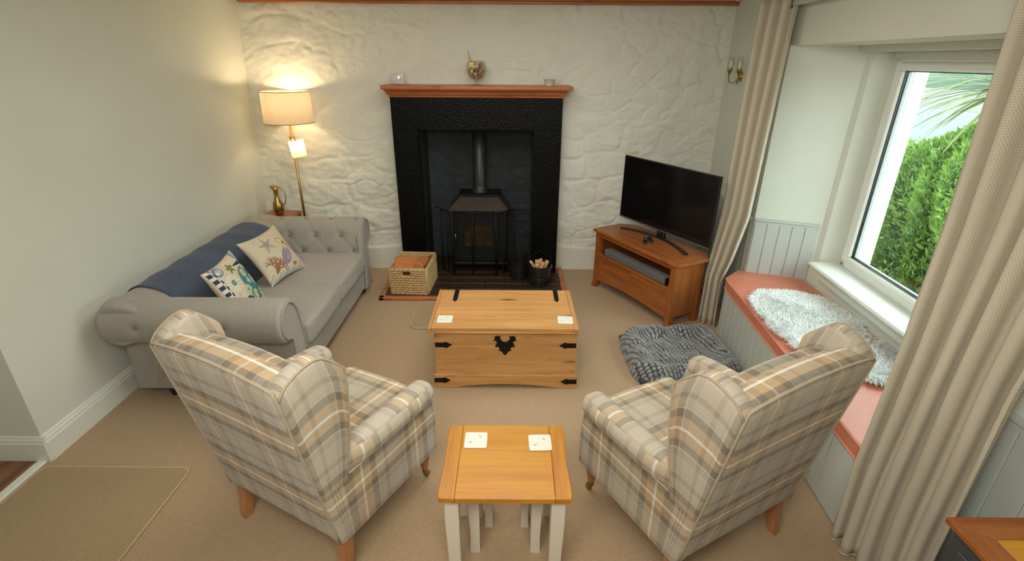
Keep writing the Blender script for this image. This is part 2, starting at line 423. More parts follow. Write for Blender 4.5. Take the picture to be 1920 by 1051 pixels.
M_oaky = wood('chestnut_oak_cross', (0.40, 0.135, 0.030), (0.25, 0.070, 0.014), 'y', 0.36, 0.9, coat=0.1)
M_oakz = wood('chestnut_oak_upright', (0.38, 0.128, 0.028), (0.24, 0.068, 0.014), 'z', 0.36, 0.9, coat=0.1)
M_mantel = wood('stained_pine_mantel', (0.50, 0.175, 0.055), (0.35, 0.10, 0.028), 'x', 0.4, 0.8, knots=0.4, coat=0.2)
M_hall = wood('hall_floor_wood', (0.30, 0.12, 0.05), (0.09, 0.05, 0.025), 'y', 0.4, 0.6)
M_leg = wood('beech_leg', (0.50, 0.225, 0.095), (0.38, 0.15, 0.06), 'z', 0.35, 1.0, coat=0.2)
M_iron = plain('black_iron', (0.008, 0.008, 0.008), 0.55, bump=0.2, bscale=90, spec=0.2)
M_cream = plain('cream_painted_wood', (0.72, 0.66, 0.57), 0.5)
M_dkgrey = plain('charcoal_painted_wood', (0.055, 0.065, 0.07), 0.55)
M_sofa = fabric('grey_linen', (0.42, 0.40, 0.355), (0.29, 0.275, 0.24), 420, 0.92, 0.3, 0.3)
M_sofadk = fabric('grey_linen_under', (0.25, 0.22, 0.19), (0.19, 0.17, 0.145), 420)
M_tartan = tartan('oat_check_wool'); M_tartan_back = tartan('oat_check_wool_rear', 0.70)
M_pipe = fabric('oat_piping', (0.47, 0.395, 0.285), (0.38, 0.315, 0.225), 400)
M_navy = fabric('navy_wool', (0.085, 0.115, 0.185), (0.045, 0.062, 0.105), 300, 0.95, 0.6, 0.5)
M_brass = plain('brushed_brass', (0.50, 0.34, 0.12), 0.3, 1.0)
M_oldbrass = plain('aged_brass', (0.38, 0.26, 0.09), 0.28, 1.0, var=0.25, vscale=12)
M_blackpl = plain('black_plastic', (0.012, 0.012, 0.013), 0.3)
M_screen = plain('tv_screen_glass', (0.006, 0.006, 0.007), 0.12, spec=0.5)
M_coaster = plain('white_coaster', (0.80, 0.80, 0.74), 0.4)
M_motif = plain('coaster_print', (0.32, 0.31, 0.26), 0.6)
M_glass = glass_mat('window_glass', (0.97, 1.0, 0.98), 0.7)
M_clear = glass_mat('clear_glass', (0.93, 0.93, 0.90), 1.6)
# ============================================================ the setting
def XW(Y): return 2.0-0.05*(5.15-Y)            # plane of the right wall (slightly out of square)
def WR(Y, d, z): return (XW(Y)+d, Y, z)
def shear(g, start=0):
    g.v[start:] = [WR(p[1], p[0], p[2]) for p in g.v[start:]]; return g

struct('floor', G().box(-2.66, 2.1, -1.6, 5.6, -0.12, 0.0), M_carpet)
hall = struct('floor_hall', G().box(-4.2, -2.66, -1.6, 2.6, -0.12, -0.004), M_hall)
for k in range(14):
    x = -4.1+k*0.104
    struct('plank', G().box(x, x+0.101, -0.4 if k % 2 else 0.3, 2.3, -0.004, 0.004, 0.002), M_hall, hall)
struct('ceiling', G().box(-4.3, 2.9, -1.6, 5.6, 2.62, 2.72), M_ceil)

# stone wall with the fireplace hole
def stone_grid(x0, x1, z0, z1, Y, step, amp, seed, hole=None, mat=None, name='wall_back', parent=None, jit=0.4):
    nx = int((x1-x0)/step)+1; nz = int((z1-z0)/step)+1
    X, Z = np.meshgrid(np.linspace(x0, x1, nx), np.linspace(z0, z1, nz))
    k1 = np.clip(fbm(X*1.1+3, Z*1.3, seed+50)*2.4-0.75, 0.05, 1)
    k2 = np.clip(fbm(X*1.0+9, Z*1.1+4, seed+60)*3-1.1, 0, 1)
    Ra = rubble(X, Z, seed, 0.42, 0.24); Rb = rubble(X+3, Z+1, seed+2, 0.26, 0.15)
    R_ = Ra*(1-k2)+Rb*k2
    H = 0.50*R_*k1+0.75*fbm(X*2.2, Z*3.2, seed+5, 3)+0.36*fbm(X*6, Z*11, seed+6, 3)+0.28*fbm(X*20, Z*30, seed+8, 3)
    if mat is M_stonewhite:
        low = np.clip((0.27+0.02*np.sin(X*5)-Z)/0.02, 0, 1); H = H*(1-low)+(1.05+0.1*fbm(X*5, Z*5, 4))*low
    Yv = Y+0.012-amp*H
    v = np.stack([X, Yv, Z], -1).reshape(-1, 3).tolist()
    f = []
    for j in range(nz-1):
        zc = z0+(j+0.5)*(z1-z0)/(nz-1)
        for i in range(nx-1):
            xc = x0+(i+0.5)*(x1-x0)/(nx-1)
            if hole and hole[0] < xc < hole[1] and zc < hole[2]: continue
            f.append((j*nx+i, j*nx+i+1, (j+1)*nx+i+1, (j+1)*nx+i))
    g = G(); g.add(v, f, None, True)
    o = struct(name, g, mat, parent); return o
stone_grid(-2.72, 2.08, -0.02, 2.62, 5.165, 0.0110, 0.044, 3, (-1.0, 0.33, 1.6), M_stonewhite)

# left wall, gently out of plumb, ending at the opening to the hall
def left_x(Y, z): 
    t = (Y-2.22)/(5.3-2.22); return (-2.618+0.02*t)+t*0.10*(z/2.5)
g = G()
g.grid(16, 10, lambda u, v: (left_x(2.22+u*3.1, v*2.64), 2.22+u*3.1, v*2.64), smooth=False)
g.grid(4, 2, lambda u, v: (-2.618-0.34*(1-u), 2.22, v*2.64), smooth=False)
g.box(-3.3, -2.958, 2.22, 5.4, 0, 2.64)
g.box(-3.0, -2.55, 5.32, 5.4, 0, 2.64)
struct('wall_left', g, M_wall)
g = G(); g.box(-4.3, -2.958, 2.18, 2.26, 0, 2.64)
struct('wall_hall', g, M_wall)
g = G(); g.box(-3.10, -2.95, 2.10, 2.20, 0, 2.1, 0.006); g.box(-3.12, -2.965, 2.07, 2.12, 0, 2.1, 0.012); struct('door_1', g, M_white)
struct('wall_front', G().box(-4.3, 2.9, -1.7, -1.6, 0, 2.64), M_wall)
struct('wall_far_left', G().box(-4.4, -4.3, -1.7, 2.3, 0, 2.64), M_wall)

def skirt(name, p0, p1, side, h=0.165, t=0.022):
    """moulded skirting from p0 to p1; side=+1 puts its face to the left of the run"""
    a = Vector((*p0, 0)); b = Vector((*p1, 0)); d = (b-a).normalized(); n = Vector((-d.y, d.x, 0))*side
    prof = [(0, 0), (t, 0), (t, h-0.045), (t*0.75, h-0.036), (t*0.8, h-0.026), (t*0.45, h-0.012), (t*0.5, h-0.006), (0, h)]
    v = []; m = len(prof)
    for e in (a, b):
        for q, z in prof: v.append(tuple(e+n*q+Vector((0, 0, z))))
    f = [(i, (i+1) % m, m+(i+1) % m, m+i) for i in range(m)]+[tuple(range(m)), tuple(range(2*m-1, m-1, -1))]
    return struct(name, G().add(v, f), M_white)
skirt('baseboard_left', (-2.618, 2.215), (-2.600, 5.12), -1)
skirt('baseboard_opening', (-2.96, 2.222), (-2.60, 2.222), -1)
skirt('baseboard_right', (XW(1.6), 1.6), (XW(-1.2), -1.2), -1)
struct('trim_threshold', G().box(-2.672, -2.622, -1.5, 2.215, -0.005, 0.012, 0.004), M_white)
# wooden rail under the ceiling
g = G(); g.box(-2.46, 2.0, 5.075, 5.13, 2.553, 2.578, 0.006); g.box(-2.46, 2.0, 5.06, 5.13, 2.578, 2.590, 0.004)
struct('trim_ceiling', g, M_mantel)
struct('trim_cornice', shear(G().box(-0.05, 0.0, 1.0, 5.1, 2.585, 2.62, 0.01)), M_white)

# right wall with the deep window recess (drawn in (d, Y), then sheared)
g = G()
far = [(0, 5.45), (0, 3.90), (0.45, 3.725), (0.47, 3.68), (0.60, 3.625), (0.60, 3.50), (0.735, 3.50), (0.735, 5.45)]
g.prism(far, -0.02, 2.64)
near = [(0.735, -1.7), (0.735, 2.08), (0.60, 2.08), (0.60, 1.96), (0.47, 1.90), (0.45, 1.86), (0, 1.68), (0, -1.7)]
g.prism(near, -0.02, 2.64)
g.box(0, 0.735, 1.60, 3.95, 2.205, 2.64); g.box(0.40, 0.52, 1.8, 3.72, 2.165, 2.21); g.box(0.56, 0.735, 2.0, 3.6, 2.12, 2.21)
g.box(0.43, 0.735, 1.80, 3.76, -0.02, 0.655)
shear(g); struct('wall_right', g, M_wall)
# exterior face of the window jamb, painted white
g = G(); g.box(0.655, 0.737, 3.497, 3.515, 0.55, 2.2); g.box(0.737, 0.745, 3.497, 4.6, -0.5, 2.7); struct('wall_exterior', shear(g), M_ext)
# window sill
g = G(); g.box(0.372, 0.60, 1.83, 3.655, 0.655, 0.683, 0.008); struct('trim_sill', shear(g), M_upvc)
struct('trim_vent', shear(G().box(0.424, 0.430, 2.2, 3.55, 0.555, 0.575, 0.001)), M_panel)
# window frame, sash, beads, gasket, panes
win = struct('window_1', shear(G().box(0.585, 0.65, 2.03, 3.60, 0.683, 0.735, 0.006).box(0.585, 0.65, 2.03, 3.60, 2.10, 2.165, 0.006)
             .box(0.585, 0.65, 3.545, 3.60, 0.683, 2.165, 0.006).box(0.585, 0.65, 2.03, 2.085, 0.683, 2.165, 0.006)), M_upvc)
for nm, y0, y1, z0, z1 in (('sash_rail', 2.085, 3.545, 0.735, 0.775), ('sash_rail', 2.085, 3.545, 2.052, 2.10), ('sash_stile', 3.495, 3.545, 0.775, 2.052), ('sash_stile', 2.085, 2.14, 0.775, 2.052)):
    struct(nm, shear(G().box(0.572, 0.645, y0, y1, z0, z1, 0.009)), M_upvc, win)
struct('gasket', shear(G().box(0.590, 0.628, 2.14, 3.495, 0.775, 0.781).box(0.590, 0.628, 2.14, 3.495, 2.046, 2.052).box(0.590, 0.628, 3.488, 3.495, 0.775, 2.052).box(0.590, 0.628, 2.14, 2.147, 0.775, 2.052)), M_blackpl, win)
struct('pane', shear(G().box(0.602, 0.606, 2.14, 3.495, 0.775, 2.052)), M_glass, win)
struct('pane', shear(G().box(0.626, 0.630, 2.14, 3.495, 0.775, 2.052)), M_glass, win)
struct('spacer_bar', shear(G().box(0.606, 0.626, 3.482, 3.488, 0.781, 2.046).box(0.606, 0.626, 2.147, 3.488, 0.781, 0.787)), plain('steel_spacer', (0.35, 0.42, 0.42), 0.4), win)
g = G(); g.lathe([(0.006, 0), (0.006, 0.004)], n=10, M=MT(*WR(3.575, 0.584, 0.70)) @ Matrix.Rotation(-PI/2, 4, 'Y')); struct('screw_cap', g, M_blackpl, win)

# tongue-and-groove boarding, each board an object
def boards(parent, p0, p1, z0, z1, w=0.095, t=0.014, side=1, name='board'):
    a = Vector((p0[0], p0[1], 0)); b = Vector((p1[0], p1[1], 0)); L = (b-a).length; d = (b-a)/L; n = Vector((-d.y, d.x, 0))*side
    k = max(1, round(L/w)); w = L/k; ang = math.atan2(d.y, d.x); me = None
    for i in range(k):
        if me is None:
            g = G(); g.box(0.0012, w-0.0012, 0 if side > 0 else -t, t if side > 0 else 0, z0, z1, 0.004)
            o = g.build(name, M_panel); me = o.data
        else:
            o = bpy.data.objects.new(name, me); COL.objects.link(o)
        q = a+d*(w*i); Mx = Matrix.Translation(q) @ Matrix.Rotation(ang, 4, 'Z')
        o.parent = parent
        pl = Vector(parent.location); o.location = q-pl; o.rotation_euler = (0, 0, ang)
def caprail(p0, p1, z, side, name, t=0.026):
    a = Vector((*p0, 0)); b = Vector((*p1, 0)); d = (b-a).normalized(); n = Vector((-d.y, d.x, 0))*side
    prof = [(0, -0.035), (0.018, -0.035), (0.018, -0.02), (t, -0.012), (t, 0.0), (0, 0.004)]
    v = []; m = len(prof)
    for e in (a, b):
        for q, zz in prof: v.append(tuple(e+n*q+Vector((0, 0, z+zz))))
    f = [(i, (i+1) % m, m+(i+1) % m, m+i) for i in range(m)]+[tuple(range(m)), tuple(range(2*m-1, m-1, -1))]
    return struct(name, G().add(v, f), M_panel)
def wp(Y, d): q = WR(Y, d, 0); return (q[0], q[1])
def inset(p0, p1, k): return p0, p1
c = caprail(wp(3.895, 0.006), wp(3.73, 0.432), 0.955, -1, 'trim_recess'); boards(c, wp(3.895, 0.006), wp(3.73, 0.432), 0.40, 0.925, side=-1)
c = caprail(wp(5.12, 0), wp(3.93, 0), 0.955, -1, 'trim_corner'); boards(c, wp(5.12, 0), wp(3.93, 0), 0.02, 0.925, side=-1)
c = caprail(wp(1.66, 0), wp(-0.9, 0), 0.945, -1, 'trim_wall_right'); boards(c, wp(1.66, 0), wp(-0.9, 0), 0.14, 0.915, w=0.115, side=-1)

# ============================================================ window seat
seat = thing('window_seat', 'grey boarded window seat base under the coral cushion in the bay', 'bench', (1.9, 2.8, 0))
fa, fb, fc = (1.932, 3.93), (1.735, 3.715), (1.604, 1.80)
g = G(); g.prism([(1.935, 3.895), (1.745, 3.69), (1.618, 1.81), (1.86, 1.76), (2.30, 1.92), (2.34, 3.70)], 0.005, 0.415)
g.build('box', M_panel, seat, world=True)
boards(seat, fc, (fb[0], fb[1]), 0.012, 0.418, w=0.095, side=1)
boards(seat, fb, fa, 0.012, 0.418, w=0.095, side=1)
# coral cushion
M_coral = plain('coral_velvet', (0.60, 0.19, 0.115), 0.36, bump=0.06, bscale=200, var=0.06, vscale=5, sheen=0.1, spec=0.5)
M_coralp = plain('coral_piping', (0.66, 0.27, 0.15), 0.5)
cushp = [(1.905, 3.915), (1.725, 3.735), (1.715, 3.70), (1.588, 1.80), (1.84, 1.745), (2.29, 1.90), (2.335, 3.705)]
sc = thing('seat_cushion', 'coral orange fitted cushion covering the window seat', 'cushion', (1.9, 2.8, 0.42))
g = G(); g.prism(cushp[::-1] if False else [cushp[i] for i in (0, 1, 2, 3, 4, 5, 6)], 0.419, 0.502, b=0.008); g.build('pad', M_coral, sc, world=True)
def ring3(pts, z, k=1): return [(p[0], p[1], z) for p in pts]
g = G(); g.tube(ring3(cushp, 0.498), 0.0055, 8, closed=True); g.build('piping', M_coralp, sc, world=True)
g = G(); g.tube(ring3(cushp, 0.424), 0.0055, 8, closed=True); g.build('piping', M_coralp, sc, world=True)

# fake-fur throw
def inpoly(x, y, P):
    c = False; n = len(P)
    for i in range(n):
        x1, y1 = P[i]; x2, y2 = P[(i+1) % n]
        if (y1 > y) != (y2 > y) and x < (x2-x1)*(y-y1)/(y2-y1)+x1: c = not c
    return c
furP = [(1.73, 3.30), (1.86, 3.44), (2.08, 3.43), (2.26, 3.32), (2.30, 3.0), (2.27, 2.62), (2.22, 2.33), (2.05, 2.24), (1.93, 2.30), (1.86, 2.50), (1.73, 2.62), (1.70, 2.85), (1.70, 3.1)]
ft = thing('fur_throw', 'shaggy white fake fur throw with grey flecks lying on the coral seat', 'fur rug', (2.0, 2.85, 0.502))
g = G(); g.prism(furP[::-1], 0.503, 0.518, b=0.004); g.build('backing', plain('fur_backing', (0.62, 0.66, 0.66), 0.95), ft, world=True)
M_fur = vcol('white_fur', 0.75, 0.0)
v = []; f = []; cc = []
r2 = random.Random(5); cnt = 0
while cnt < 18000:
    x = r2.uniform(1.66, 2.33); y = r2.uniform(2.2, 3.48)
    if not inpoly(x, y, furP): continue
    cnt += 1
    cl = math.sin(x*37+3*math.sin(y*21))*math.sin(y*31+2*math.sin(x*19))
    a = 2.2+1.3*math.sin(x*9+y*7)+0.9*cl+r2.gauss(0, 0.35)
    # point outwards near the rim
    ed = min(abs(math.hypot(x-p[0], y-p[1])) for p in furP)
    if ed < 0.10: a = math.atan2(y-2.85, x-2.0)+r2.gauss(0, 0.4)
    L = r2.uniform(0.035, 0.065); h = r2.uniform(0.010, 0.028)
    dx, dy = math.cos(a), math.sin(a); w = 0.0016; nx, ny = -dy*w, dx*w; z = 0.514
    n = len(v)
    v += [(x-nx, y-ny, z), (x+nx, y+ny, z), (x+dx*L*0.55-nx, y+dy*L*0.55-ny, z+h), (x+dx*L*0.55+nx, y+dy*L*0.55+ny, z+h), (x+dx*L, y+dy*L, z+h*0.55)]
    f += [(n, n+1, n+3, n+2), (n+2, n+3, n+4)]
    gq = 0.5+0.5*cl; base = 0.86-0.22*max(0, gq-0.55)*2*r2.random()
    tip = r2.uniform(0.84, 0.97)-(0.35 if (gq > 0.8 and r2.random() < 0.5) else 0)
    for t in (base, base, (base+tip)/2, (base+tip)/2, tip): cc.append((t*0.965, t*1.0, t*1.0, 1))
g = G(); g.add(v, f); o = g.build('fur', M_fur, ft, world=True, col=cc); o['kind'] = 'stuff'

# ============================================================ fireplace
M_black = plain('black_gloss_masonry_paint', (0.003, 0.0035, 0.003), 0.16, bump=0.7, bscale=70, spec=0.12)
M_slate = plain('charcoal_painted_stone', (0.036, 0.044, 0.048), 0.75, spec=0.2, bump=0.3, bscale=50, var=0.15)
M_soot = plain('black_painted_reveal', (0.008, 0.008, 0.009), 0.7, bump=0.2)
fp = thing('fireplace_surround', 'black painted fireplace surround with a large square opening', 'fireplace', (-0.35, 5.0, 0))
g = G().box(-1.145, -0.905, 4.955, 5.16, 0.0, 1.4855, 0.002); g.build('jamb', M_black, fp, world=True)
g = G().box(0.200, 0.462, 4.955, 5.16, 0.0, 1.4855, 0.002); g.build('jamb', M_black, fp, world=True)
g = G().box(-1.145, 0.462, 4.955, 5.16, 1.4855, 1.785, 0.002); g.build('lintel', M_black, fp, world=True)
g = G().box(-0.99, -0.90, 5.10, 5.56, 0, 1.62).box(0.195, 0.32, 5.10, 5.56, 0, 1.62).box(-0.99, 0.32, 5.10, 5.56, 1.50, 1.62).box(-0.99, 0.32, 5.50, 5.56, 0, 1.6)
g.build('reveal', M_soot, fp, world=True)
stone_grid(-0.915, 0.205, 0.0, 1.52, 5.47, 0.0125, 0.04, 11, None, M_slate, 'stone_back', None)
bpy.data.objects['stone_back'].name = 'wall_hearth_back'
# mantel
mt = thing('mantel_shelf', 'reddish stained pine mantel shelf above the black fireplace', 'mantelpiece', (-0.33, 5.0, 1.78))
g = G().box(-1.195, 0.538, 4.825, 5.155, 1.850, 1.885, 0.006); g.build('shelf', M_mantel, mt, world=True)
prof = [(0.0, 1.779), (0.008, 1.779), (0.012, 1.795), (0.035, 1.804), (0.038, 1.812), (0.044, 1.828), (0.062, 1.838), (0.066, 1.851), (0.0, 1.851)]
v = []; f = []
for o_, z_ in prof:
    v += [(-1.142-o_*0.6, 5.15, z_), (-1.142-o_*0.6, 4.945-o_, z_), (0.462+o_*0.6, 4.945-o_, z_), (0.462+o_*0.6, 5.15, z_)]
for k in range(len(prof)-1):
    for i in range(3): f.append((k*4+i, k*4+i+1, (k+1)*4+i+1, (k+1)*4+i))
f.append((0, 1, 2, 3))
g = G().add(v, f); g.build('moulding', M_mantel, mt, world=True)

# hearth
M_tile = plain('dark_hearth_tile', (0.040, 0.022, 0.013), 0.42, bump=0.25, bscale=14, var=0.35, vscale=6, spec=0.35)
he = thing('hearth', 'low dark tiled hearth edged in reddish wood before the stove', 'hearth', (-0.37, 4.7, 0))
g = G().box(-1.215, 0.49, 4.36, 4.96, 0.001, 0.022).box(-0.90, 0.2, 4.95, 5.49, 0.001, 0.022); g.build('slab', plain('hearth_grout', (0.02, 0.015, 0.012), 0.8), he, world=True)
tme = None
cols = 9; rows = 4; x0, x1, y0, y1 = -1.205, 0.48, 4.37, 4.95
tw = (x1-x0)/cols; th = (y1-y0)/rows
for i in range(cols):
    for j in range(rows):
        if tme is None: o = G().box(0.003, tw-0.003, 0.003, th-0.003, 0, 0.010, 0.003).build('tile', M_tile, he); tme = o.data
        else: o = bpy.data.objects.new('tile', tme); COL.objects.link(o); o.parent = he
        o.location = (x0+i*tw+0.37, y0+j*th-4.7, 0.021+0.001*((i*7+j*3) % 3))
for i in range(6):
    for j in range(3):
        o = bpy.data.objects.new('tile', tme); COL.objects.link(o); o.parent = he
        o.location = (-0.90+i*tw*0.98+0.37-0.01, 4.952+j*0.18-4.7, 0.020)
        if i == 5: o.scale = (0.86, 1.22, 1)
        else: o.scale = (1, 1.22, 1)
for q in ((-1.262, -1.212, 4.305, 5.12), (0.487, 0.537, 4.305, 5.10)): G().box(q[0], q[1], q[2], q[3], 0.0, 0.034, 0.007).build('edging', M_mantel, he, world=True)
G().box(-1.262, 0.537, 4.305, 4.358, 0.0, 0.034, 0.007).build('edging', M_mantel, he, world=True)

# stove
M_stove = plain('stove_black_steel', (0.007, 0.008, 0.008), 0.5, spec=0.25, bump=0.1, bscale=120)
M_stovetop = plain('stove_canopy_steel', (0.045, 0.037, 0.029), 0.42, 0.2, bump=0.1, bscale=80, var=0.15)
st = thing('wood_burning_stove', 'black canopy-topped wood burning stove with flue in the fireplace', 'stove', (-0.345, 5.15, 0.03))
G().box(-0.635, -0.055, 5.00, 5.36, 0.10, 0.685, 0.012).box(-0.65, -0.04, 4.985, 5.37, 0.66, 0.695, 0.008).box(-0.645, -0.045, 4.97, 5.36, 0.10, 0.135, 0.01).build('body', M_stove, st, world=True)
v = [(-0.655, 4.98, 0.69), (-0.035, 4.98, 0.69), (-0.035, 5.38, 0.69), (-0.655, 5.38, 0.69), (-0.545, 5.105, 0.805), (-0.145, 5.105, 0.805), (-0.145, 5.37, 0.815), (-0.545, 5.37, 0.815),
     (-0.555, 5.09, 0.79), (-0.135, 5.09, 0.79)]
g = G().add(v[:8], [(0, 1, 5, 4), (1, 2, 6, 5), (2, 3, 7, 6), (3, 0, 4, 7), (4, 5, 6, 7)]); g.build('canopy', M_stovetop, st, world=True)
G().box(-0.56, -0.13, 5.10, 5.38, 0.803, 0.828, 0.006).build('top_plate', M_stove, st, world=True)
def arch(x0, x1, z0, z1, rise, n=14):
    p = [(x0, z0), (x1, z0)]
    for k in range(n+1):
        a = PI*k/n; p.append(((x0+x1)/2+(x1-x0)/2*math.cos(a), z1-rise+rise*math.sin(a)))
    return p
g = G().prism([(-0.56, 0.15), (-0.56, 0.62), (-0.13, 0.62), (-0.13, 0.15)], 4.975, 5.005, 'y', 0.005); dr = g.build('door', M_stove, st, world=True)
G().prism(arch(-0.51, -0.18, 0.30, 0.575, 0.12)[::-1], 4.962, 4.978, 'y', 0.004).build('window_rim', M_stove, dr, world=True)
G().prism(arch(-0.485, -0.205, 0.325, 0.55, 0.10)[::-1], 4.958, 4.964, 'y').build('door_glass', plain('smoked_stove_glass', (0.022, 0.015, 0.008), 0.25, var=0.5, vscale=9), dr, world=True)
g = G().tube([(-0.585, 4.985, 0.45), (-0.585, 4.945, 0.45), (-0.585, 4.94, 0.40)], 0.008, 8); g.build('handle', plain('steel_handle', (0.3, 0.3, 0.3), 0.3, 1.0), st, world=True)
for k in range(3): G().box(-0.52+k*0.13, -0.43+k*0.13, 4.966, 4.978, 0.185, 0.20, 0.003).build('air_vent', M_stove, st, world=True)
for x, y in ((-0.60, 5.02), (-0.09, 5.02), (-0.60, 5.32), (-0.09, 5.32)): G().box(x-0.022, x+0.022, y-0.022, y+0.022, 0.03, 0.102, 0.006).build('leg', M_stove, st, world=True)
G().lathe([(0.088, 0.815), (0.088, 0.850), (0.074, 0.856), (0.070, 0.90), (0.070, 1.56)], (-0.345, 5.25, 0), 28).build('flue_pipe', plain('flue_black_steel', (0.018, 0.018, 0.018), 0.42), st, world=True)

# fire screen
fs = thing('fire_screen', 'black metal folding fire screen standing round the stove', 'fire screen', (-0.37, 4.88, 0.033))
pts = [(-0.735, 5.02), (-0.605, 4.872), (-0.165, 4.872), (0.02, 5.02)]
Zs = (0.045, 0.70)
for a, b in zip(pts[:-1], pts[1:]):
    G().tube([(*a, Zs[1]), (*b, Zs[1])], 0.008, 8).build('top_rail', M_iron, fs, world=True)
    G().tube([(*a, Zs[0]), (*b, Zs[0])], 0.007, 8).build('bottom_rail', M_iron, fs, world=True)
def lerp(a, b, t): return (a[0]+(b[0]-a[0])*t, a[1]+(b[1]-a[1])*t)
for p, r in ((pts[0], .009), (pts[1], .011), (lerp(pts[1], pts[2], .46), .010), (pts[2], .011), (lerp(pts[2], pts[3], .45), .007), (pts[3], .009), (lerp(pts[0], pts[1], .5), .006)):
    G().tube([(*p, 0.034), (*p, 0.715)], r, 8).build('bar', M_iron, fs, world=True)
G().tube([(-0.79, 5.03, 0.715), (-0.735, 5.02, 0.712)], 0.007, 8).build('hook', M_iron, fs, world=True)
G().tube([(0.02, 5.02, 0.705), (0.08, 5.03, 0.690), (0.12, 5.02, 0.692)], 0.007, 8).build('hook', M_iron, fs, world=True)

# coal scuttle with tools
def cyl_wall(r0, r1, z0, z1, c, n=32, t=0.004, top=None):
    g = G()
    def fn(u, v):
        a = 2*PI*u; zt = z1+(top(a) if top else 0); z = z0+(zt-z0)*v; r = r0+(r1-r0)*v
        return (c[0]+r*math.cos(a), c[1]+r*math.sin(a), z)
    def fi(u, v):
        a = 2*PI*u; zt = z1+(top(a) if top else 0); z = zt-(zt-z0-0.01)*v; r = r1-t+(r0-r1)*v
        return (c[0]+r*math.cos(a), c[1]+r*math.sin(a), z)
    g.grid(n, 5, fn, closeu=True); g.grid(n, 5, fi, closeu=True)
    g.grid(n, 2, lambda u, v: (c[0]+(r1-t*v)*math.cos(2*PI*u), c[1]+(r1-t*v)*math.sin(2*PI*u), z1+(top(2*PI*u) if top else 0)), closeu=True)
    g.lathe([(0.0001, z0+0.004), (r0-0.002, z0+0.004)], (c[0], c[1], 0), n); g.lathe([(0.0001, z0+0.012), (r0-0.003, z0+0.012)], (c[0], c[1], 0), n)
    return g
M_enam = plain('black_enamel', (0.012, 0.012, 0.012), 0.3, spec=0.6)
sct = thing('coal_scuttle', 'black coal scuttle with raised back rim beside the fire screen', 'coal scuttle', (0.075, 4.82, 0.033))
cyl_wall(0.092, 0.112, 0.035, 0.235, (0.075, 4.82), top=lambda a: 0.075*max(0, math.sin(a))**1.5).build('body', M_enam, sct, world=True)
G().tube([(0.075+0.112*math.cos(a), 4.82+0.112*math.sin(a), 0.145) for a in [2*PI*k/28 for k in range(28)]], 0.003, 6, closed=True).build('band', M_enam, sct, world=True)
G().tube([(-0.037, 4.82, 0.22), (-0.03, 4.72, 0.235), (0.075, 4.695, 0.24), (0.18, 4.72, 0.235), (0.187, 4.82, 0.22)], 0.004, 6).build('handle', M_iron, sct, world=True)
tl = thing('fire_shovel', 'long black fire shovel with looped handle standing in the scuttle', 'shovel', (0.12, 4.86, 0.06))
g = G().tube([(0.10, 4.84, 0.10), (0.15, 4.90, 0.50)], 0.005, 8).tube([(0.15, 4.90, 0.50), (0.137, 4.90, 0.535), (0.15, 4.90, 0.565), (0.167, 4.90, 0.535), (0.155, 4.90, 0.50)], 0.004, 6); g.build('handle', M_iron, tl, world=True)
G().box(0.07, 0.13, 4.83, 4.836, 0.05, 0.13, 0.002).build('blade', M_iron, tl, world=True)
tl = thing('poker', 'thin black poker leaning upright at the left of the shovel', 'poker', (0.03, 4.86, 0.05))
G().tube([(0.045, 4.84, 0.06), (0.03, 4.90, 0.62)], 0.005, 8).build('rod', M_iron, tl, world=True)
G().lathe([(0.004, 0), (0.009, 0.01), (0.009, 0.025), (0.002, 0.035)], (0.03, 4.90, 0.615), 10).build('knob', M_iron, tl, world=True)
bk = thing('kindling_bucket', 'round black bucket full of kindling at the right of the hearth', 'bucket', (0.275, 4.665, 0.033))
cyl_wall(0.098, 0.118, 0.035, 0.245, (0.275, 4.665)).build('body', M_enam, bk, world=True)
for zz in (0.10, 0.12, 0.238): G().tube([(0.275+(0.099+zz*0.085)*math.cos(a), 4.665+(0.099+zz*0.085)*math.sin(a), zz) for a in [2*PI*k/28 for k in range(28)]], 0.003, 6, closed=True).build('band', M_enam, bk, world=True)
G().tube([(0.393, 4.665, 0.225), (0.385, 4.70, 0.30), (0.275, 4.76, 0.345), (0.165, 4.70, 0.30), (0.157, 4.665, 0.225)], 0.0035, 6).build('handle', M_iron, bk, world=True)
G().box(0.388, 0.398, 4.645, 4.665, 0.205, 0.235, 0.003).build('lug', plain('steel_lug', (0.7, 0.7, 0.68), 0.25, 1.0), bk, world=True)
G().tube([(0.17, 4.60, 0.10), (0.15, 4.57, 0.095), (0.19, 4.56, 0.10)], 0.004, 6).build('tipping_handle', M_iron, bk, world=True)
M_kind = wood('split_kindling', (0.74, 0.48, 0.24), (0.58, 0.33, 0.14), 'z', 0.7)
for k, (dx, dy, a, tl_, L) in enumerate(((-.04, -.03, .3, .45, .15), (.01, -.045, 1.2, .3, .16), (.045, -.01, 2.0, .5, .15), (-.02, .02, 2.8, .35, .17), (.03, .04, 4.1, .4, .16), (-.055, .01, 5.0, .6, .15), (0, 0, 5.6, .2, .18), (.02, -.02, 3.4, .7, .16))):
    g = G().box(-0.017, 0.017, -0.013, 0.013, -L/2, L/2, 0.002); o = g.build('kindling_stick', M_kind)
    o.location = (0.275+dx, 4.665+dy, 0.19+0.012*(k % 3)); o.rotation_euler = (tl_, 0.2*(k % 2), a)
    setp(o, 'pale split kindling stick standing in the round black bucket', 'firewood', 'kindling in the black bucket')

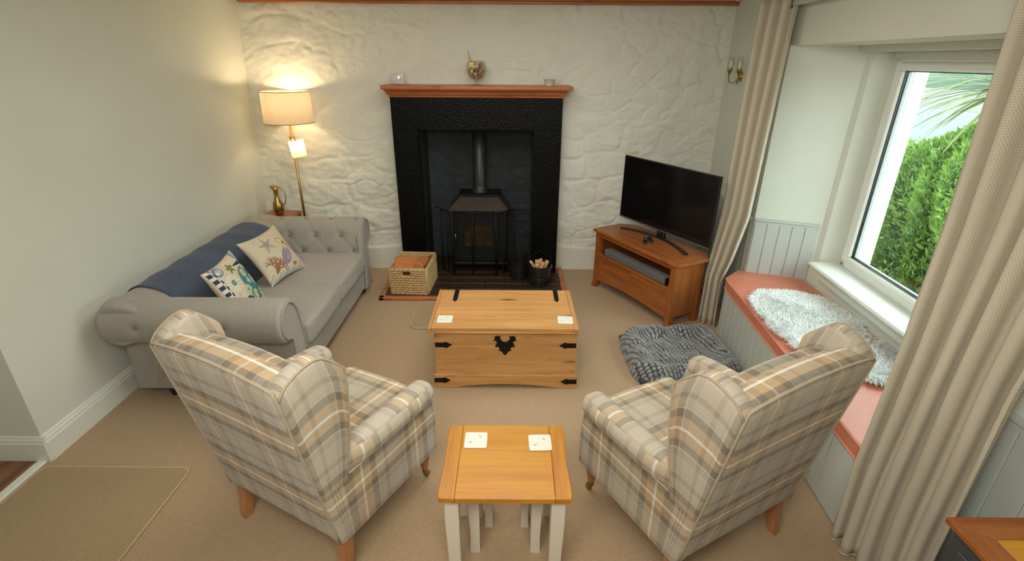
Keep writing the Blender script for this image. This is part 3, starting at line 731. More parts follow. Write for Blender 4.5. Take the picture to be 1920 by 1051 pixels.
# basket of logs
M_seagrass = fabric('woven_seagrass', (0.60, 0.43, 0.21), (0.34, 0.22, 0.09), 90, 0.85, 0.6, 0.6)
ba = thing('log_basket', 'rectangular woven seagrass basket holding logs on the hearth', 'basket', (-0.97, 4.60, 0.033), math.radians(-3))
def weave_panel(L, H, bulge=0.0, hole=None):
    """front face at y=0 facing -y, x 0..L, z 0..H; over-under strands"""
    g = G(); rows = 11; rh = H/rows; cell = 0.042
    for r in range(rows):
        nseg = max(2, int(round(L/cell)))
        off = 0.5*(r % 2)
        for sgm in range(-1, nseg+1):
            xa = (sgm+off)*L/nseg; xb = xa+L/nseg*1.05
            xa = max(0, xa); xb = min(L, xb)
            if xb-xa < 0.006: continue
            zc = (r+0.5)*rh
            if hole and xa < hole[1] and xb > hole[0] and hole[2] < zc < hole[3]: continue
            def fn(u, v, xa=xa, xb=xb, zc=zc):
                a = 2*PI*u; k = math.sin(PI*v)
                return (xa+(xb-xa)*v, -0.002-0.009*k+0.006*math.cos(a), zc+rh*0.54*math.sin(a)*(0.75+0.25*k))
            g.grid(6, 5, fn, closeu=True)
    if hole:
        g.box(0, hole[0], 0.0, 0.006, 0, H); g.box(hole[1], L, 0.0, 0.006, 0, H); g.box(hole[0], hole[1], 0, 0.006, 0, hole[2])
    else: g.box(0, L, 0.0, 0.006, 0, H)
    return g
bw, bd, bh = 0.35, 0.44, 0.262
def place(g, M): g.v = [tuple(M @ Vector(p)) for p in g.v]; return g
place(weave_panel(bw, bh, hole=(0.125, 0.195, 0.195, 0.235)), MT(-bw/2, -bd/2, 0)).build('front_panel', M_seagrass, ba)
place(weave_panel(bd, bh), MT(bw/2, -bd/2, 0) @ RZ(PI/2)).build('side_panel', M_seagrass, ba)
place(weave_panel(bd, bh), MT(-bw/2, bd/2, 0) @ RZ(-PI/2)).build('side_panel', M_seagrass, ba)
place(weave_panel(bw, bh), MT(bw/2, bd/2, 0) @ RZ(PI)).build('back_panel', M_seagrass, ba)
g = G()
g.tube([(-bw/2, -bd/2, bh), (bw/2, -bd/2, bh), (bw/2, bd/2, bh), (-bw/2, bd/2, bh)], 0.011, 8, closed=True)
g.build('rim', M_seagrass, ba)
g = G()
for sx in (-1, 1):
    for sy in (-1, 1): g.tube([(sx*bw/2, sy*bd/2, 0.005), (sx*bw/2, sy*bd/2, bh)], 0.009, 8)
g.build('corner_post', M_seagrass, ba)
G().box(-bw/2+.006, bw/2-.006, -bd/2+.006, bd/2-.006, 0.002, 0.012).build('bottom', M_seagrass, ba)
M_log = wood('split_log', (0.55, 0.21, 0.06), (0.36, 0.115, 0.035), 'x', 0.7, 0.7)
M_bark = plain('log_bark', (0.17, 0.07, 0.035), 0.9, bump=0.8, bscale=40, var=0.3)
def log(name, label, loc, rot, r, L, wedge, matl):
    g = G(); n = 14; prof = []
    for k in range(n):
        a = 2*PI*k/n; rr = r*(1+0.07*math.sin(3*a+loc[0]*9))
        p = [rr*math.cos(a), rr*math.sin(a)]
        if p[1] > wedge: p[1] = wedge+0.1*(p[1]-wedge)
        prof.append(tuple(p))
    g.prism(prof, -L/2, L/2, 'x', 0.004)
    o = g.build(name, matl); o.location = loc; o.rotation_euler = rot; setp(o, label, 'log', 'logs in the basket'); return o
log('split_log', 'orange split log with flat face at the left of the basket', (-1.035, 4.575, 0.262), (0.55, 0.05, 0.08), 0.088, 0.22, 0.030, M_log)
log('log', 'brown log end next to the orange log in the basket', (-0.885, 4.60, 0.262), (0, 0.1, 1.45), 0.05, 0.26, 0.2, M_log)
log('log', 'dark bark log at the back right corner of the basket', (-0.845, 4.68, 0.235), (0, 0.0, 1.3), 0.045, 0.26, 0.2, M_bark)
log('log', 'log lying under the others at the back of the basket', (-0.98, 4.70, 0.17), (0, 0.0, 0.2), 0.055, 0.28, 0.2, M_bark)

# things on the mantel
ck = thing('glass_clock', 'small square crystal glass block at the left end of the mantel', 'ornament', (-1.055, 4.95, 1.886))
G().rcube((0.058, 0.024, 0.050), 0.016, (4, 2, 4), (0, 0, 0.051)).build('block', plain('frosted_crystal', (0.62, 0.60, 0.62), 0.12, spec=0.9, var=0.12, vscale=30), ck)
g = G().lathe([(0.0001, 0.0), (0.026, 0.0), (0.03, -0.003)], n=24, M=MT(0, -0.0245, 0.055) @ Matrix.Rotation(PI/2, 4, 'X')); g.build('face', plain('silver_face', (0.78, 0.76, 0.74), 0.2, 0.3), ck)
gb = thing('goblet_vase', 'round stemmed glass goblet filled with shells in the middle of the mantel', 'glass bowl', (-0.338, 4.96, 1.886))
pr = [(0.052, 0.0), (0.050, 0.006), (0.014, 0.014), (0.010, 0.028), (0.016, 0.040), (0.050, 0.055), (0.078, 0.085), (0.094, 0.125), (0.092, 0.165), (0.072, 0.205), (0.070, 0.206), (0.089, 0.165), (0.091, 0.125), (0.075, 0.087), (0.048, 0.058), (0.0001, 0.050)]
G().lathe(pr, n=36).build('bowl', M_clear, gb)
shc = [((0.52, 0.30, 0.12), 'brown'), ((0.66, 0.58, 0.45), 'cream'), ((0.30, 0.17, 0.09), 'dark'), ((0.62, 0.36, 0.22), 'rust')]
shm = [plain('shell_'+n_, c_, 0.4, var=0.3, vscale=40) for c_, n_ in shc]
rs = random.Random(2); n_sh = 0
for lay, (zz, rr, nn) in enumerate(((0.070, 0.020, 4), (0.095, 0.050, 7), (0.120, 0.062, 9), (0.145, 0.060, 9), (0.170, 0.048, 7), (0.10, 0.01, 1), (0.14, 0.015, 3), (0.178, 0.015, 3))):
    for k in range(nn):
        a = 2*PI*k/nn+lay
        g = G().rcube((rs.uniform(.013, .019), rs.uniform(.010, .014), rs.uniform(.008, .012)), 0.009, (1, 1, 1))
        o = g.build('shell', shm[(k+lay) % 4]); o.location = (-0.338+rr*math.cos(a), 4.96+rr*math.sin(a), 1.886+zz); o.rotation_euler = (rs.random()*3, rs.random()*3, rs.random()*3)
        setp(o, 'small brown or cream shell inside the glass goblet', 'shell', 'shells in the goblet')
g = G().rcube((0.026, 0.012, 0.026), 0.012, (2, 1, 2)); o = g.build('yellow_shell', plain('yellow_shell', (0.68, 0.58, 0.20), 0.4)); o.location = (-0.372, 4.895, 2.055); setp(o, 'yellow shell showing at the front of the goblet', 'shell')
g = G().tube([(0, 0, 0), (-0.012, 0, 0.05), (-0.028, 0, 0.115)], [0.007, 0.009, 0.006], 8); o = g.build('driftwood_stick', plain('driftwood', (0.58, 0.44, 0.28), 0.8, var=0.2)); o.location = (-0.382, 4.95, 2.058); setp(o, 'pale driftwood stick rising out of the shell goblet', 'stick')
sb = thing('glass_dish', 'small ribbed glass tealight dish at the right end of the mantel', 'dish', (0.33, 4.95, 1.886))
v = []; pr = [(0.036, 0.0), (0.040, 0.03), (0.056, 0.056), (0.050, 0.056), (0.036, 0.03), (0.0001, 0.008)]
g = G(); n = 40
for r_, z_ in pr:
    for i in range(n):
        a = 2*PI*i/n; q = r_*(1+(0.05 if i % 2 else 0)); v.append((q*math.cos(a), q*math.sin(a), z_))
f = [(k*n+i, k*n+(i+1) % n, (k+1)*n+(i+1) % n, (k+1)*n+i) for k in range(len(pr)-1) for i in range(n)]; f.append(tuple(reversed(range(n))))
g.add(v, f).build('bowl', plain('pressed_glass', (0.60, 0.55, 0.48), 0.15, spec=0.9), sb)
# ============================================================ sofa
def resample(P, n):
    P = [Vector((p[0], p[1], 0)) for p in P]
    # catmull-rom then even arc length
    Q = []
    for i in range(len(P)-1):
        p0 = P[max(i-1, 0)]; p1 = P[i]; p2 = P[i+1]; p3 = P[min(i+2, len(P)-1)]
        for k in range(8):
            t = k/8; Q.append(0.5*((2*p1)+(p2-p0)*t+(2*p0-5*p1+4*p2-p3)*t*t+(3*p1-p0-3*p2+p3)*t**3))
    Q.append(P[-1]); L = [0]
    for a, b in zip(Q[:-1], Q[1:]): L.append(L[-1]+(b-a).length)
    out = []; j = 0
    for k in range(n):
        s = L[-1]*k/(n-1)
        while j < len(L)-2 and L[j+1] < s: j += 1
        t = (s-L[j])/max(1e-9, L[j+1]-L[j]); out.append(Q[j].lerp(Q[j+1], t))
    return out, L[-1]
ROLL_P = [(-0.20, 0.30), (-0.19, 0.45), (-0.165, 0.55), (-0.13, 0.655), (-0.07, 0.72), (0, 0.742), (0.08, 0.72), (0.13, 0.665), (0.147, 0.60), (0.135, 0.535), (0.09, 0.482), (0.03, 0.462), (0.0, 0.45), (0.0, 0.40), (0.0, 0.08)]
def roll_piece(frame, L, btn, inner=1.0, nprof=70, nlen=90, shrink=(True, True)):
    """frame(s, t, z) -> point; btn = [(t, arc fraction)]"""
    P = [(p[0]*(inner if p[0] < 0 else 1), p[1]) for p in ROLL_P]
    R, AL = resample(P, nprof)
    nor = []
    for i in range(nprof):
        d = (R[min(i+1, nprof-1)]-R[max(i-1, 0)]).normalized(); nor.append(Vector((-d.y, d.x, 0)))
    cen = Vector((-0.03*inner, 0.50, 0))
    pairs = []
    for a in range(len(btn)):
        for b in range(a+1, len(btn)):
            da = Vector((btn[a][0]-btn[b][0], (btn[a][1]-btn[b][1])*AL))
            if 0.05 < da.length < 0.26 and abs(da.x) > 0.03 and abs(da.y) > 0.03: pairs.append((btn[a], btn[b]))
    def depth(t, q):
        d = 0
        for bt, bq in btn:
            r2_ = (t-bt)**2+((q-bq)*AL)**2
            if r2_ < 0.03: d += 0.020*math.exp(-r2_/(2*0.026**2))+0.010*math.exp(-r2_/(2*0.009**2))
        for a, b in pairs:
            A = Vector((a[0], a[1]*AL)); B = Vector((b[0], b[1]*AL)); p = Vector((t, q*AL)); ab = B-A
            k = max(0, min(1, (p-A).dot(ab)/ab.length_squared)); dd = (p-A-ab*k).length
            if dd < 0.05: d += 0.0045*math.exp(-dd*dd/(2*0.010**2))
        return min(d, 0.034)
    def fn(u, v):
        i = int(round(u*(nprof-1))); p = R[i].copy(); n = nor[i]; t = v*L
        e = 0.0
        r = 0.022
        for side, on in ((t, shrink[0]), (L-t, shrink[1])):
            if on and side < r: e = r-math.sqrt(max(0, r*r-(r-side)**2))
        p = p-n*(depth(t, u)+e)
        return frame(p.x, t, p.y)
    g = G()
    vs_ = [0, .0006, .002, .006, .012]
    ts = sorted(set([v/L for v in (0, .001, .003, .008, .015)]+[1-v/L for v in (0, .001, .003, .008, .015)]+[k/(nlen-1)*(1-0.05/L)+0.025/L for k in range(nlen)]))
    vv = []; ff = []; m = nprof
    for t in ts:
        for i in range(m): vv.append(fn(i/(m-1), t))
    for j in range(len(ts)-1):
        for i in range(m-1): ff.append((j*m+i, j*m+i+1, (j+1)*m+i+1, (j+1)*m+i))
    g.add(vv, ff, None, True)
    for t, rev in ((0, False), (1, True)):
        cap = [fn(i/(m-1), t) for i in range(m)]; q = P[0][0]; cap.append(frame(q+0.01, t*L, 0.08))
        g.add(cap, [tuple(range(m+1)) if rev else tuple(reversed(range(m+1)))])
    bp = []
    for bt, bq in btn:
        i = int(round(bq*(nprof-1))); p = R[i]-nor[i]*0.020; bp.append(frame(p.x, bt, p.y))
    return g, bp, R, nor
sofa = thing('chesterfield_sofa', 'grey linen button-back sofa with rolled arms along the left wall', 'sofa', (-1.95, 3.68, 0))
def arc_at(zs, side, inner=1.0):
    """arc fraction of the profile at height z on the inner (side<0) or outer side"""
    P = [(p[0]*(inner if p[0] < 0 else 1), p[1]) for p in ROLL_P]; R, _ = resample(P, 200)
    best = min(range(200), key=lambda i: abs(R[i].y-zs)+(0 if (R[i].x < 0) == (side < 0) else 9)); return best/199
qi1, qi2, qt = arc_at(0.47, -1), arc_at(0.615, -1), arc_at(0.742, 1); qo = arc_at(0.60, 1)
def btns(L, off=0.12, sp=0.235, rows=(0, 1, 2, 3)):
    b = [(0.22, qo), (0.75, qo)] if L < 1.5 else []
    k = 0; t = off
    while t < L-0.06:
        b.append((t, qi2))
        if L > 1.5: b.append((t+0.02, qo))
        if t+sp/2 < L-0.05: b.append((t+sp/2, qi1)); b.append((t+sp/2, qt))
        t += sp
    return b
sph = G(); sph.rcube((0.011, 0.011, 0.008), 0.0079, (1, 1, 1)); 
bme = None
def add_buttons(par, pts):
    global bme
    for p in pts:
        if bme is None: o = sph.build('button', M_sofadk, par); bme = o.data
        else: o = bpy.data.objects.new('button', bme); COL.objects.link(o); o.parent = par
        q = Vector(p)-Vector((-1.95, 3.68, 0)); o.location = q
Larm = 1.10
for nm, fr in (('arm', lambda s, t, z: (-2.49+t, 2.79-s, z)), ('arm', lambda s, t, z: (-2.49+t, 4.56+s, z))):
    near_ = fr(1, 0, 0)[1] < 4
    g, bp, _, _ = roll_piece(fr, Larm, [q for q in btns(Larm, 0.20) if not (near_ and q[1] == qt)])
    if fr(1, 0, 0)[1] > 4: g.f = [tuple(reversed(q)) for q in g.f]; g.uv = [list(reversed(q)) for q in g.uv]
    o = g.build(nm, M_sofa, sofa, world=True); add_buttons(o, [])
    add_buttons(sofa, bp)
g, bp, RB, NB = roll_piece(lambda s, t, z: (-2.385-s, (2.68+t) if z > 0.452 else min(4.552, max(2.792, 2.68+t)), z), 1.99, btns(1.99, 0.30), inner=1.75)
g.f = [tuple(reversed(q)) for q in g.f]; g.build('back', M_sofa, sofa, world=True); add_buttons(sofa, [p for p in bp if not (2.9 < p[1] < 4.3)])
G().box(-2.33, -1.412, 2.80, 4.55, 0.075, 0.30, 0.015).build('base', M_sofa, sofa, world=True)
for y0, y1 in ((2.985, 3.668), (3.672, 4.362)):
    def puff(x, y, z, y0=y0, y1=y1):
        a = (x+1.71)/0.34; b = (y-(y0+y1)/2)/((y1-y0)/2)
        return (x+(0.012*(1-b*b) if a > 0.8 else 0), y, z+(0.018*(1-a*a)*(1-b*b) if z > 0.4 else 0))
    G().rcube((0.345, (y1-y0)/2, 0.08), 0.030, (8, 8, 2), (-1.715, (y0+y1)/2, 0.385), puff).build('seat_cushion', M_sofa, sofa, world=True)
    G().tube([(-1.374, y0+.03, 0.318), (-1.368, (y0+y1)/2, 0.318), (-1.374, y1-.03, 0.318)], 0.005, 6).build('piping', M_sofa, sofa, world=True)
# scroll fronts of the arms with piping
for yc, sg in ((2.79, -1), (4.56, 1)):
    R, _ = resample([(p[0]*0.80, 0.60+(p[1]-0.60)*0.82 if p[1] > 0.46 else p[1]) for p in ROLL_P], 60)
    path = [(-1.386, yc+sg*p.x, p.y) for p in R]
    G().tube(path, 0.006, 6).build('piping', M_sofa, sofa, world=True)
    G().box(-1.43, -1.398, yc-0.185 if sg > 0 else yc+0.01, yc-0.01 if sg > 0 else yc+0.185, 0.08, 0.62, 0.012).build('arm_front', M_sofa, sofa, world=True)
for x in (-2.29, -1.46):
    for y in (2.84, 4.50): G().lathe([(0.018, 0), (0.024, 0.02), (0.032, 0.078)], (x, y, 0), 16).build('foot', M_blackpl, sofa, world=True)
# throw over the back
th = thing('navy_throw', 'navy blue wool throw draped over the back of the grey sofa', 'blanket', (-2.3, 3.6, 0.6))
i0 = 4; i1 = int(arc_at(0.56, 1, 1.75)*69)
def fth(u, v):
    i = i0+(i1-i0)*u; a = int(i); t = i-a; a2 = min(a+1, 69)
    p = RB[a].lerp(RB[a2], t); n = NB[a].lerp(NB[a2], t)
    y = 2.935+1.42*v
    # the lower inside edge runs out a little and the near edge slants
    y = y+0.05*(u-0.5)*(1-v)*2-0.16*max(0, 0.45-u)*v
    k = 0.008+0.004*math.sin(y*23+u*5)+0.005*fb1(u*6, v*9)
    p = p+n*k; return (-2.385-p.x, y, p.y)
def fb1(a, b): return float(fbm(np.array([a+3.0]), np.array([b+3.0]), 77, 3)[0])
g = G().grid(48, 80, fth); o = g.build('cloth', M_navy, th, world=True)
md = o.modifiers.new('thick', 'SOLIDIFY'); md.thickness = 0.006; md.offset = 1

# printed cushions: the print is painted on the cloth point by point
def pillow(name, label, corners, paint, back, par_loc, t=0.075, n=130):
    A, B, C_, D = [Vector(c) for c in corners]    # bottom-near, bottom-far, top-far, top-near
    nrm = (B-A).cross(D-A).normalized()
    if nrm.x < 0: nrm = -nrm
    root = thing(name, label, 'cushion', tuple(par_loc))
    U, V = np.meshgrid(np.linspace(0, 1, n), np.linspace(0, 1, n))
    u = U*2-1; v = V*2-1
    pu = u*(1-0.10*(1-v**2)*np.abs(u)**0.5*np.abs(u)); pv = v*(1-0.10*(1-u**2)*np.abs(v)**1.5)
    th_ = t*np.sqrt(np.clip(1-u**2, 0, 1))**0.9*np.sqrt(np.clip(1-v**2, 0, 1))**0.9
    th_ = th_*(0.85+0.25*fbm(U*3, V*3, 41, 2))
    a = (pu+1)/2; b = (pv+1)/2
    base = [A*(1-x)*(1-y)+B*x*(1-y)+C_*x*y+D*(1-x)*y for x, y in zip(a.ravel(), b.ravel())]
    f = [(j*n+i, j*n+i+1, (j+1)*n+i+1, (j+1)*n+i) for j in range(n-1) for i in range(n-1)]
    P = np.array([tuple(p) for p in base]); nn = np.array(tuple(nrm))
    g = G(); g.add((P+nn*th_.reshape(-1, 1)).tolist(), f, None, True)
    col = paint(U.ravel(), V.ravel())
    g.build('printed_front', M_print, root, world=True, col=col)
    g = G(); g.add((P-nn*th_.reshape(-1, 1)*0.9).tolist(), [tuple(reversed(q)) for q in f], None, True); g.build('back_cloth', back, root, world=True)
    return root
M_print = vcol('printed_linen')
class Paint:
    def __init__(s, U, V, base):
        s.U, s.V = U, V; s.C = np.ones((len(U), 4)); nz = fbm(U*30, V*30, 5, 2)[:, None]*0.16+0.92
        s.C[:, :3] = np.array(base)*nz
    def m(s, mask, c, k=1.0):
        mk = np.clip(mask, 0, 1)[:, None]*k; s.C[:, :3] = s.C[:, :3]*(1-mk)+np.array(c)*mk
    def ell(s, cx, cy, rx, ry, c, a=0, k=1.0, hollow=0):
        x = s.U-cx; y = s.V-cy; X = x*math.cos(a)+y*math.sin(a); Y = -x*math.sin(a)+y*math.cos(a)
        r = np.hypot(X/rx, Y/ry); m_ = (r < 1)*1.0
        if hollow: m_ = m_*(r > 1-hollow)
        s.m(m_, c, k)
    def seg(s, x0, y0, x1, y1, w, c, w2=None):
        dx, dy = x1-x0, y1-y0; t = np.clip(((s.U-x0)*dx+(s.V-y0)*dy)/(dx*dx+dy*dy), 0, 1)
        d = np.hypot(s.U-x0-t*dx, s.V-y0-t*dy); ww = w+(0 if w2 is None else (w2-w)*t); s.m((d < ww)*1.0, c)
    def petals(s, cx, cy, r0, r1, n_, c, w=0.018, ph=0):
        for k in range(n_):
            a = 2*PI*k/n_+ph; s.seg(cx+r0*math.cos(a), cy+r0*math.sin(a), cx+r1*math.cos(a), cy+r1*math.sin(a), w*0.5, c, w)
cream = (0.60, 0.53, 0.40)
def paint_turtle(U, V):
    p = Paint(U, V, cream)
    navy = (0.03, 0.045, 0.10); teal = (0.055, 0.19, 0.21); green = (0.22, 0.34, 0.12); pale = (0.62, 0.62, 0.46); blue = (0.10, 0.20, 0.30)
    p.ell(.95, .93, .12, .16, (0.18, 0.28, 0.32), .3)
    for k in range(9): p.seg(.86+.02*k, .80+.02*k, .92+.012*k, .99, .004, pale)
    p.ell(.72, .43, .245, .33, green); p.ell(.72, .43, .228, .31, teal)
    for x, y, r in ((.70, .64, .075), (.62, .27, .065), (.84, .22, .07), (.49, .40, .085), (.88, .50, .06)):
        p.ell(x, y, r, r, green); p.petals(x, y, r*.45, r*.85, 12, pale, .012); p.ell(x, y, r*.35, r*.35, (0.30, 0.42, 0.14)); p.ell(x, y, r*.16, r*.16, teal)
    for x, y in ((.80, .44), (.66, .50), (.95, .30), (.84, .72), (.62, .18)): p.petals(x, y, .01, .045, 6, pale, .014); p.ell(x, y, .012, .012, (0.55, 0.45, 0.1))
    rs_ = random.Random(3)
    for k in range(60): p.ell(rs_.uniform(.58, .98), rs_.uniform(.14, .72), .008, .012, rs_.choice([(0.12, 0.32, 0.36), (0.35, 0.5, 0.4), (0.05, 0.10, 0.18)]), rs_.random()*3)
    p.seg(.62, .83, .86, .80, .015, navy, .035); p.seg(.86, .80, .99, .68, .035, navy, .03); p.seg(.99, .68, .98, .35, .012, blue, .01)
    for k in range(5): a = k*1.25+.4; p.ell(.50+.055*math.cos(a), .83+.055*math.sin(a), .045, .028, (0.13, 0.21, 0.06), a)
    p.ell(.23, .90, .11, .085, (0.16, 0.20, 0.28), .4); p.ell(.25, .90, .075, .055, (0.35, 0.40, 0.42), .4); p.ell(.20, .88, .04, .03, (0.6, 0.6, 0.5))
    p.petals(.31, .62, .05, .155, 13, (0.42, 0.38, 0.36), .026); p.petals(.31, .62, .055, .148, 13, (0.72, 0.66, 0.52), .019); p.ell(.31, .62, .05, .05, (0.09, 0.22, 0.27)); p.ell(.31, .62, .02, .02, (0.2, 0.35, 0.35))
    for x, y in ((.40, .88), (.58, .72), (.24, .42), (.42, .55)): p.petals(x, y, .01, .03, 5, (0.55, 0.27, 0.20), .007)
    st = (p.U < .105)*(p.U > .02)*1.0; ph = (p.V*8) % 1; p.m(st, (0.66, 0.62, 0.52)); p.m(st*(ph < .52), navy)
    p.m(((p.U < .15)*(p.U > .118))*1.0*(((p.V*8+.3) % 1) < .5), navy)
    p.ell(.40, .18, .12, .14, navy, .5); p.seg(.05, .06, .60, .05, .012, navy)
    return p.C
def paint_pelican(U, V):
    p = Paint(U, V, cream); q = math.sqrt(.5)
    grey = (0.33, 0.27, 0.26); brown = (0.27, 0.13, 0.08); red = (0.42, 0.07, 0.05); blue = (0.15, 0.22, 0.26)
    for k in range(26):
        x0 = k/25; p.seg(x0-.05, .02+.03*math.sin(k*2.1), x0+.06, .13+.05*math.sin(k*1.3), .006, blue if k % 3 else (0.35, 0.42, 0.44))
        p.seg(x0, .0, x0+.03, .10, .005, (0.5, 0.55, 0.52))
    for k in range(22): p.seg(.90+.09*math.sin(k*3.3), .12+k*.022, .97, .15+k*.022, .004, (0.34, 0.40, 0.40))
    for a in range(5):
        an = a*2*PI/5+.5; L_ = .185; p.seg(.40, .75,   .40+L_*math.cos(an), .75+L_*math.sin(an), .042, grey, .007); p.seg(.40, .75, .40+L_*.8*math.cos(an), .75+L_*.8*math.sin(an), .008, (0.5, 0.42, 0.36), .003)
    p.petals(.25, .88, .02, .06, 7, (0.42, 0.36, 0.30), .006)
    p.ell(.62, .40, .20, .105, (0.17, 0.13, 0.17), PI/4); p.ell(.615, .405, .185, .088, (0.30, 0.25, 0.32), PI/4)
    for k in range(7): p.seg(.50+.03*k, .27+.03*k+.03, .53+.03*k, .25+.03*k+.08, .005, (0.20, 0.16, 0.22))
    for k in range(6): p.seg(.57+.015*k, .33-.01*k+.0, .73+.01*k, .50-.02*k, .004, (0.45, 0.40, 0.46))
    p.seg(.72, .52, .80, .64, .022, (0.62, 0.55, 0.42), .016)
    p.ell(.74, .70, .10, .065, (0.42, 0.33, 0.08), -PI/4); p.ell(.735, .70, .075, .045, (0.66, 0.56, 0.30), -PI/4); p.ell(.79, .655, .03, .026, (0.14, 0.12, 0.11))
    p.seg(.80, .65, .92, .375, .017, (0.30, 0.10, 0.08), .009); p.seg(.86, .52, .925, .37, .009, red)
    for k in range(7): an = k*.55-.3; p.seg(.70, .19, .70+.07*math.cos(an*2), .19+.06*math.sin(an*2), .012, red, .006)
    rs_ = random.Random(8)
    def br(x, y, a, L_, d):
        if d == 0: return
        x2, y2 = x+L_*math.cos(a), y+L_*math.sin(a); p.seg(x, y, x2, y2, .004+.003*d, (brown if d > 1 else (0.36, 0.17, 0.10)))
        br(x2, y2, a+.5+rs_.random()*.3, L_*.75, d-1); br(x2, y2, a-.5-rs_.random()*.3, L_*.75, d-1)
    br(.20, .17, PI/4+.5, .12, 5); br(.20, .17, PI/4-.15, .11, 5); br(.20, .17, PI/4+.2, .12, 5)
    for k in range(6): an = k*1.05; p.seg(.93, .66, .93+.06*math.cos(an), .66+.06*math.sin(an), .012, (0.62, 0.27, 0.13), .006)
    p.petals(.55, .92, .02, .05, 6, (0.45, 0.42, 0.36), .006)
    return p.C
M_pback = fabric('cushion_back_cream', (0.55, 0.47, 0.34), (0.42, 0.36, 0.26), 300)
pillow('turtle_cushion', 'cream scatter cushion printed with a teal turtle, nearest the viewer on the sofa', [(-1.770, 2.93, .475), (-1.800, 3.34, .475), (-1.975, 3.30, .875), (-1.945, 2.89, .86)], paint_turtle, M_pback, (-1.85, 3.1, .48))
pillow('pelican_cushion', 'cream scatter cushion printed with a bird and starfish, towards the far arm', [(-1.855, 3.555, .475), (-1.750, 3.975, .475), (-1.98, 4.01, .835), (-2.045, 3.525, .835)], paint_pelican, M_pback, (-1.88, 3.76, .48))

# lamp table and jug behind the sofa
lt = thing('lamp_table', 'small brown side table in the corner behind the sofa', 'table', (-2.32, 4.94, 0))
G().box(-2.50, -2.18, 4.80, 5.07, 0.64, 0.662, 0.006).build('top', M_oak, lt, world=True)
for x in (-2.48, -2.20):
    for y in (4.82, 5.05): G().box(x-0.015, x+0.015, y-0.015, y+0.015, 0, 0.64, 0.004).build('leg', M_oakz, lt, world=True)
jg = thing('brass_jug', 'tall narrow aged brass jug with a curved handle in the corner', 'jug', (-2.335, 4.90, 0.662))
pr = [(0.030, 0), (0.036, 0.008), (0.050, 0.045), (0.053, 0.075), (0.046, 0.115), (0.028, 0.155), (0.020, 0.20), (0.022, 0.245), (0.032, 0.285), (0.029, 0.285), (0.018, 0.245), (0.017, 0.2)]
g = G().lathe(pr, n=28)
g.v = [(x-(0.022*max(0, (z-0.24)/0.045) if x < -0.01 else 0), y, z+(0.006 if (z > 0.28 and x < 0) else 0)) for x, y, z in g.v]
g.build('body', M_oldbrass, jg)
G().tube([(0.022, 0, 0.27), (0.055, 0, 0.275), (0.085, 0, 0.235), (0.09, 0, 0.18), (0.075, 0, 0.12), (0.048, 0, 0.10)], 0.005, 8).build('handle', M_oldbrass, jg)

# floor lamp
fl = thing('floor_lamp', 'brass floor lamp with a large drum shade and a small side shade', 'floor lamp', (-2.10, 4.93, 0))
G().lathe([(0.14, 0), (0.14, 0.018), (0.13, 0.024), (0.012, 0.028)], n=36).build('base', M_brass, fl)
G().tube([(-0.0, 0, 0.02), (0.0, 0, 1.66)], 0.0125, 12).build('pole', M_brass, fl)
G().lathe([(0.017, 1.38), (0.022, 1.385), (0.022, 1.42), (0.017, 1.425)], n=16).build('collar', M_brass, fl)
M_shade = translucent('linen_shade', (0.68, 0.58, 0.43), 0.28)
def drum(r0, r1, z0, z1, t=0.002, n=48):
    return G().grid(n, 8, lambda u, v: ((r0+(r1-r0)*v)*math.cos(2*PI*u), (r0+(r1-r0)*v)*math.sin(2*PI*u), z0+(z1-z0)*v), closeu=True)
sh = drum(0.222, 0.212, 1.545, 1.825).build('lamp_shade', M_shade, fl)
M_trimd = fabric('shade_trim', (0.40, 0.30, 0.18), (0.3, 0.22, 0.13), 300)
for r_, z_ in ((0.222, 1.548), (0.212, 1.822)): G().tube([(r_*math.cos(2*PI*k/48), r_*math.sin(2*PI*k/48), z_) for k in range(48)], 0.0035, 6, closed=True).build('shade_ring', M_trimd, sh)
def emis(name, c, s):
    m = bpy.data.materials.new(name); m.use_nodes = True; nt = m.node_tree; nt.nodes.clear(); o = N(nt, 'ShaderNodeOutputMaterial'); e = N(nt, 'ShaderNodeEmission', Strength=s); e.inputs[0].default_value = (*c, 1); nt.links.new(e.outputs[0], o.inputs[0]); return m
M_bulb = emis('warm_bulb', (1.0, 0.72, 0.40), 30)
G().lathe([(0.0001, -0.045), (0.022, -0.035), (0.033, 0.0), (0.022, 0.03), (0.0001, 0.04)], (0, 0, 1.70), 16).build('bulb', M_bulb, fl)
for k in range(3):
    a = k*2*PI/3; G().tube([(0, 0, 1.66), (0.21*math.cos(a), 0.21*math.sin(a), 1.815)], 0.002, 5).build('spider', M_brass, fl)
def plight(loc, p, r=0.03, c=(1.0, 0.72, 0.43)):
    d = bpy.data.lights.new('lamp_bulb_light', 'POINT'); d.energy = p; d.color = c; d.shadow_soft_size = r
    o = bpy.data.objects.new('lamp_bulb_light', d); COL.objects.link(o); o.location = loc; o.parent = fl; return o
plight((0, 0, 1.76), 6); 
# small shade, tipped on its knuckle
Ms = MT(0.052, -0.035, 1.315) @ Matrix.Rotation(math.radians(-7), 4, 'Y')
g = drum(0.068, 0.068, -0.075, 0.075, n=32); g.v = [tuple(Ms @ Vector(p)) for p in g.v]
g2 = g.build('small_shade', translucent('white_shade', (0.80, 0.70, 0.52), 0.55), fl)
g = G().lathe([(0.0001, -0.03), (0.02, -0.02), (0.026, 0.0), (0.02, 0.02), (0.0001, 0.03)], n=14, M=Ms); g.build('bulb', M_bulb, fl)
g = G().tube([(0.0, 0, 1.405), (0.035, -0.02, 1.40), (0.04, -0.03, 1.34)], 0.007, 8); g.build('knuckle', M_brass, fl)
plight(tuple(Ms @ Vector((0, 0, 0.04))), 1.6, 0.02)

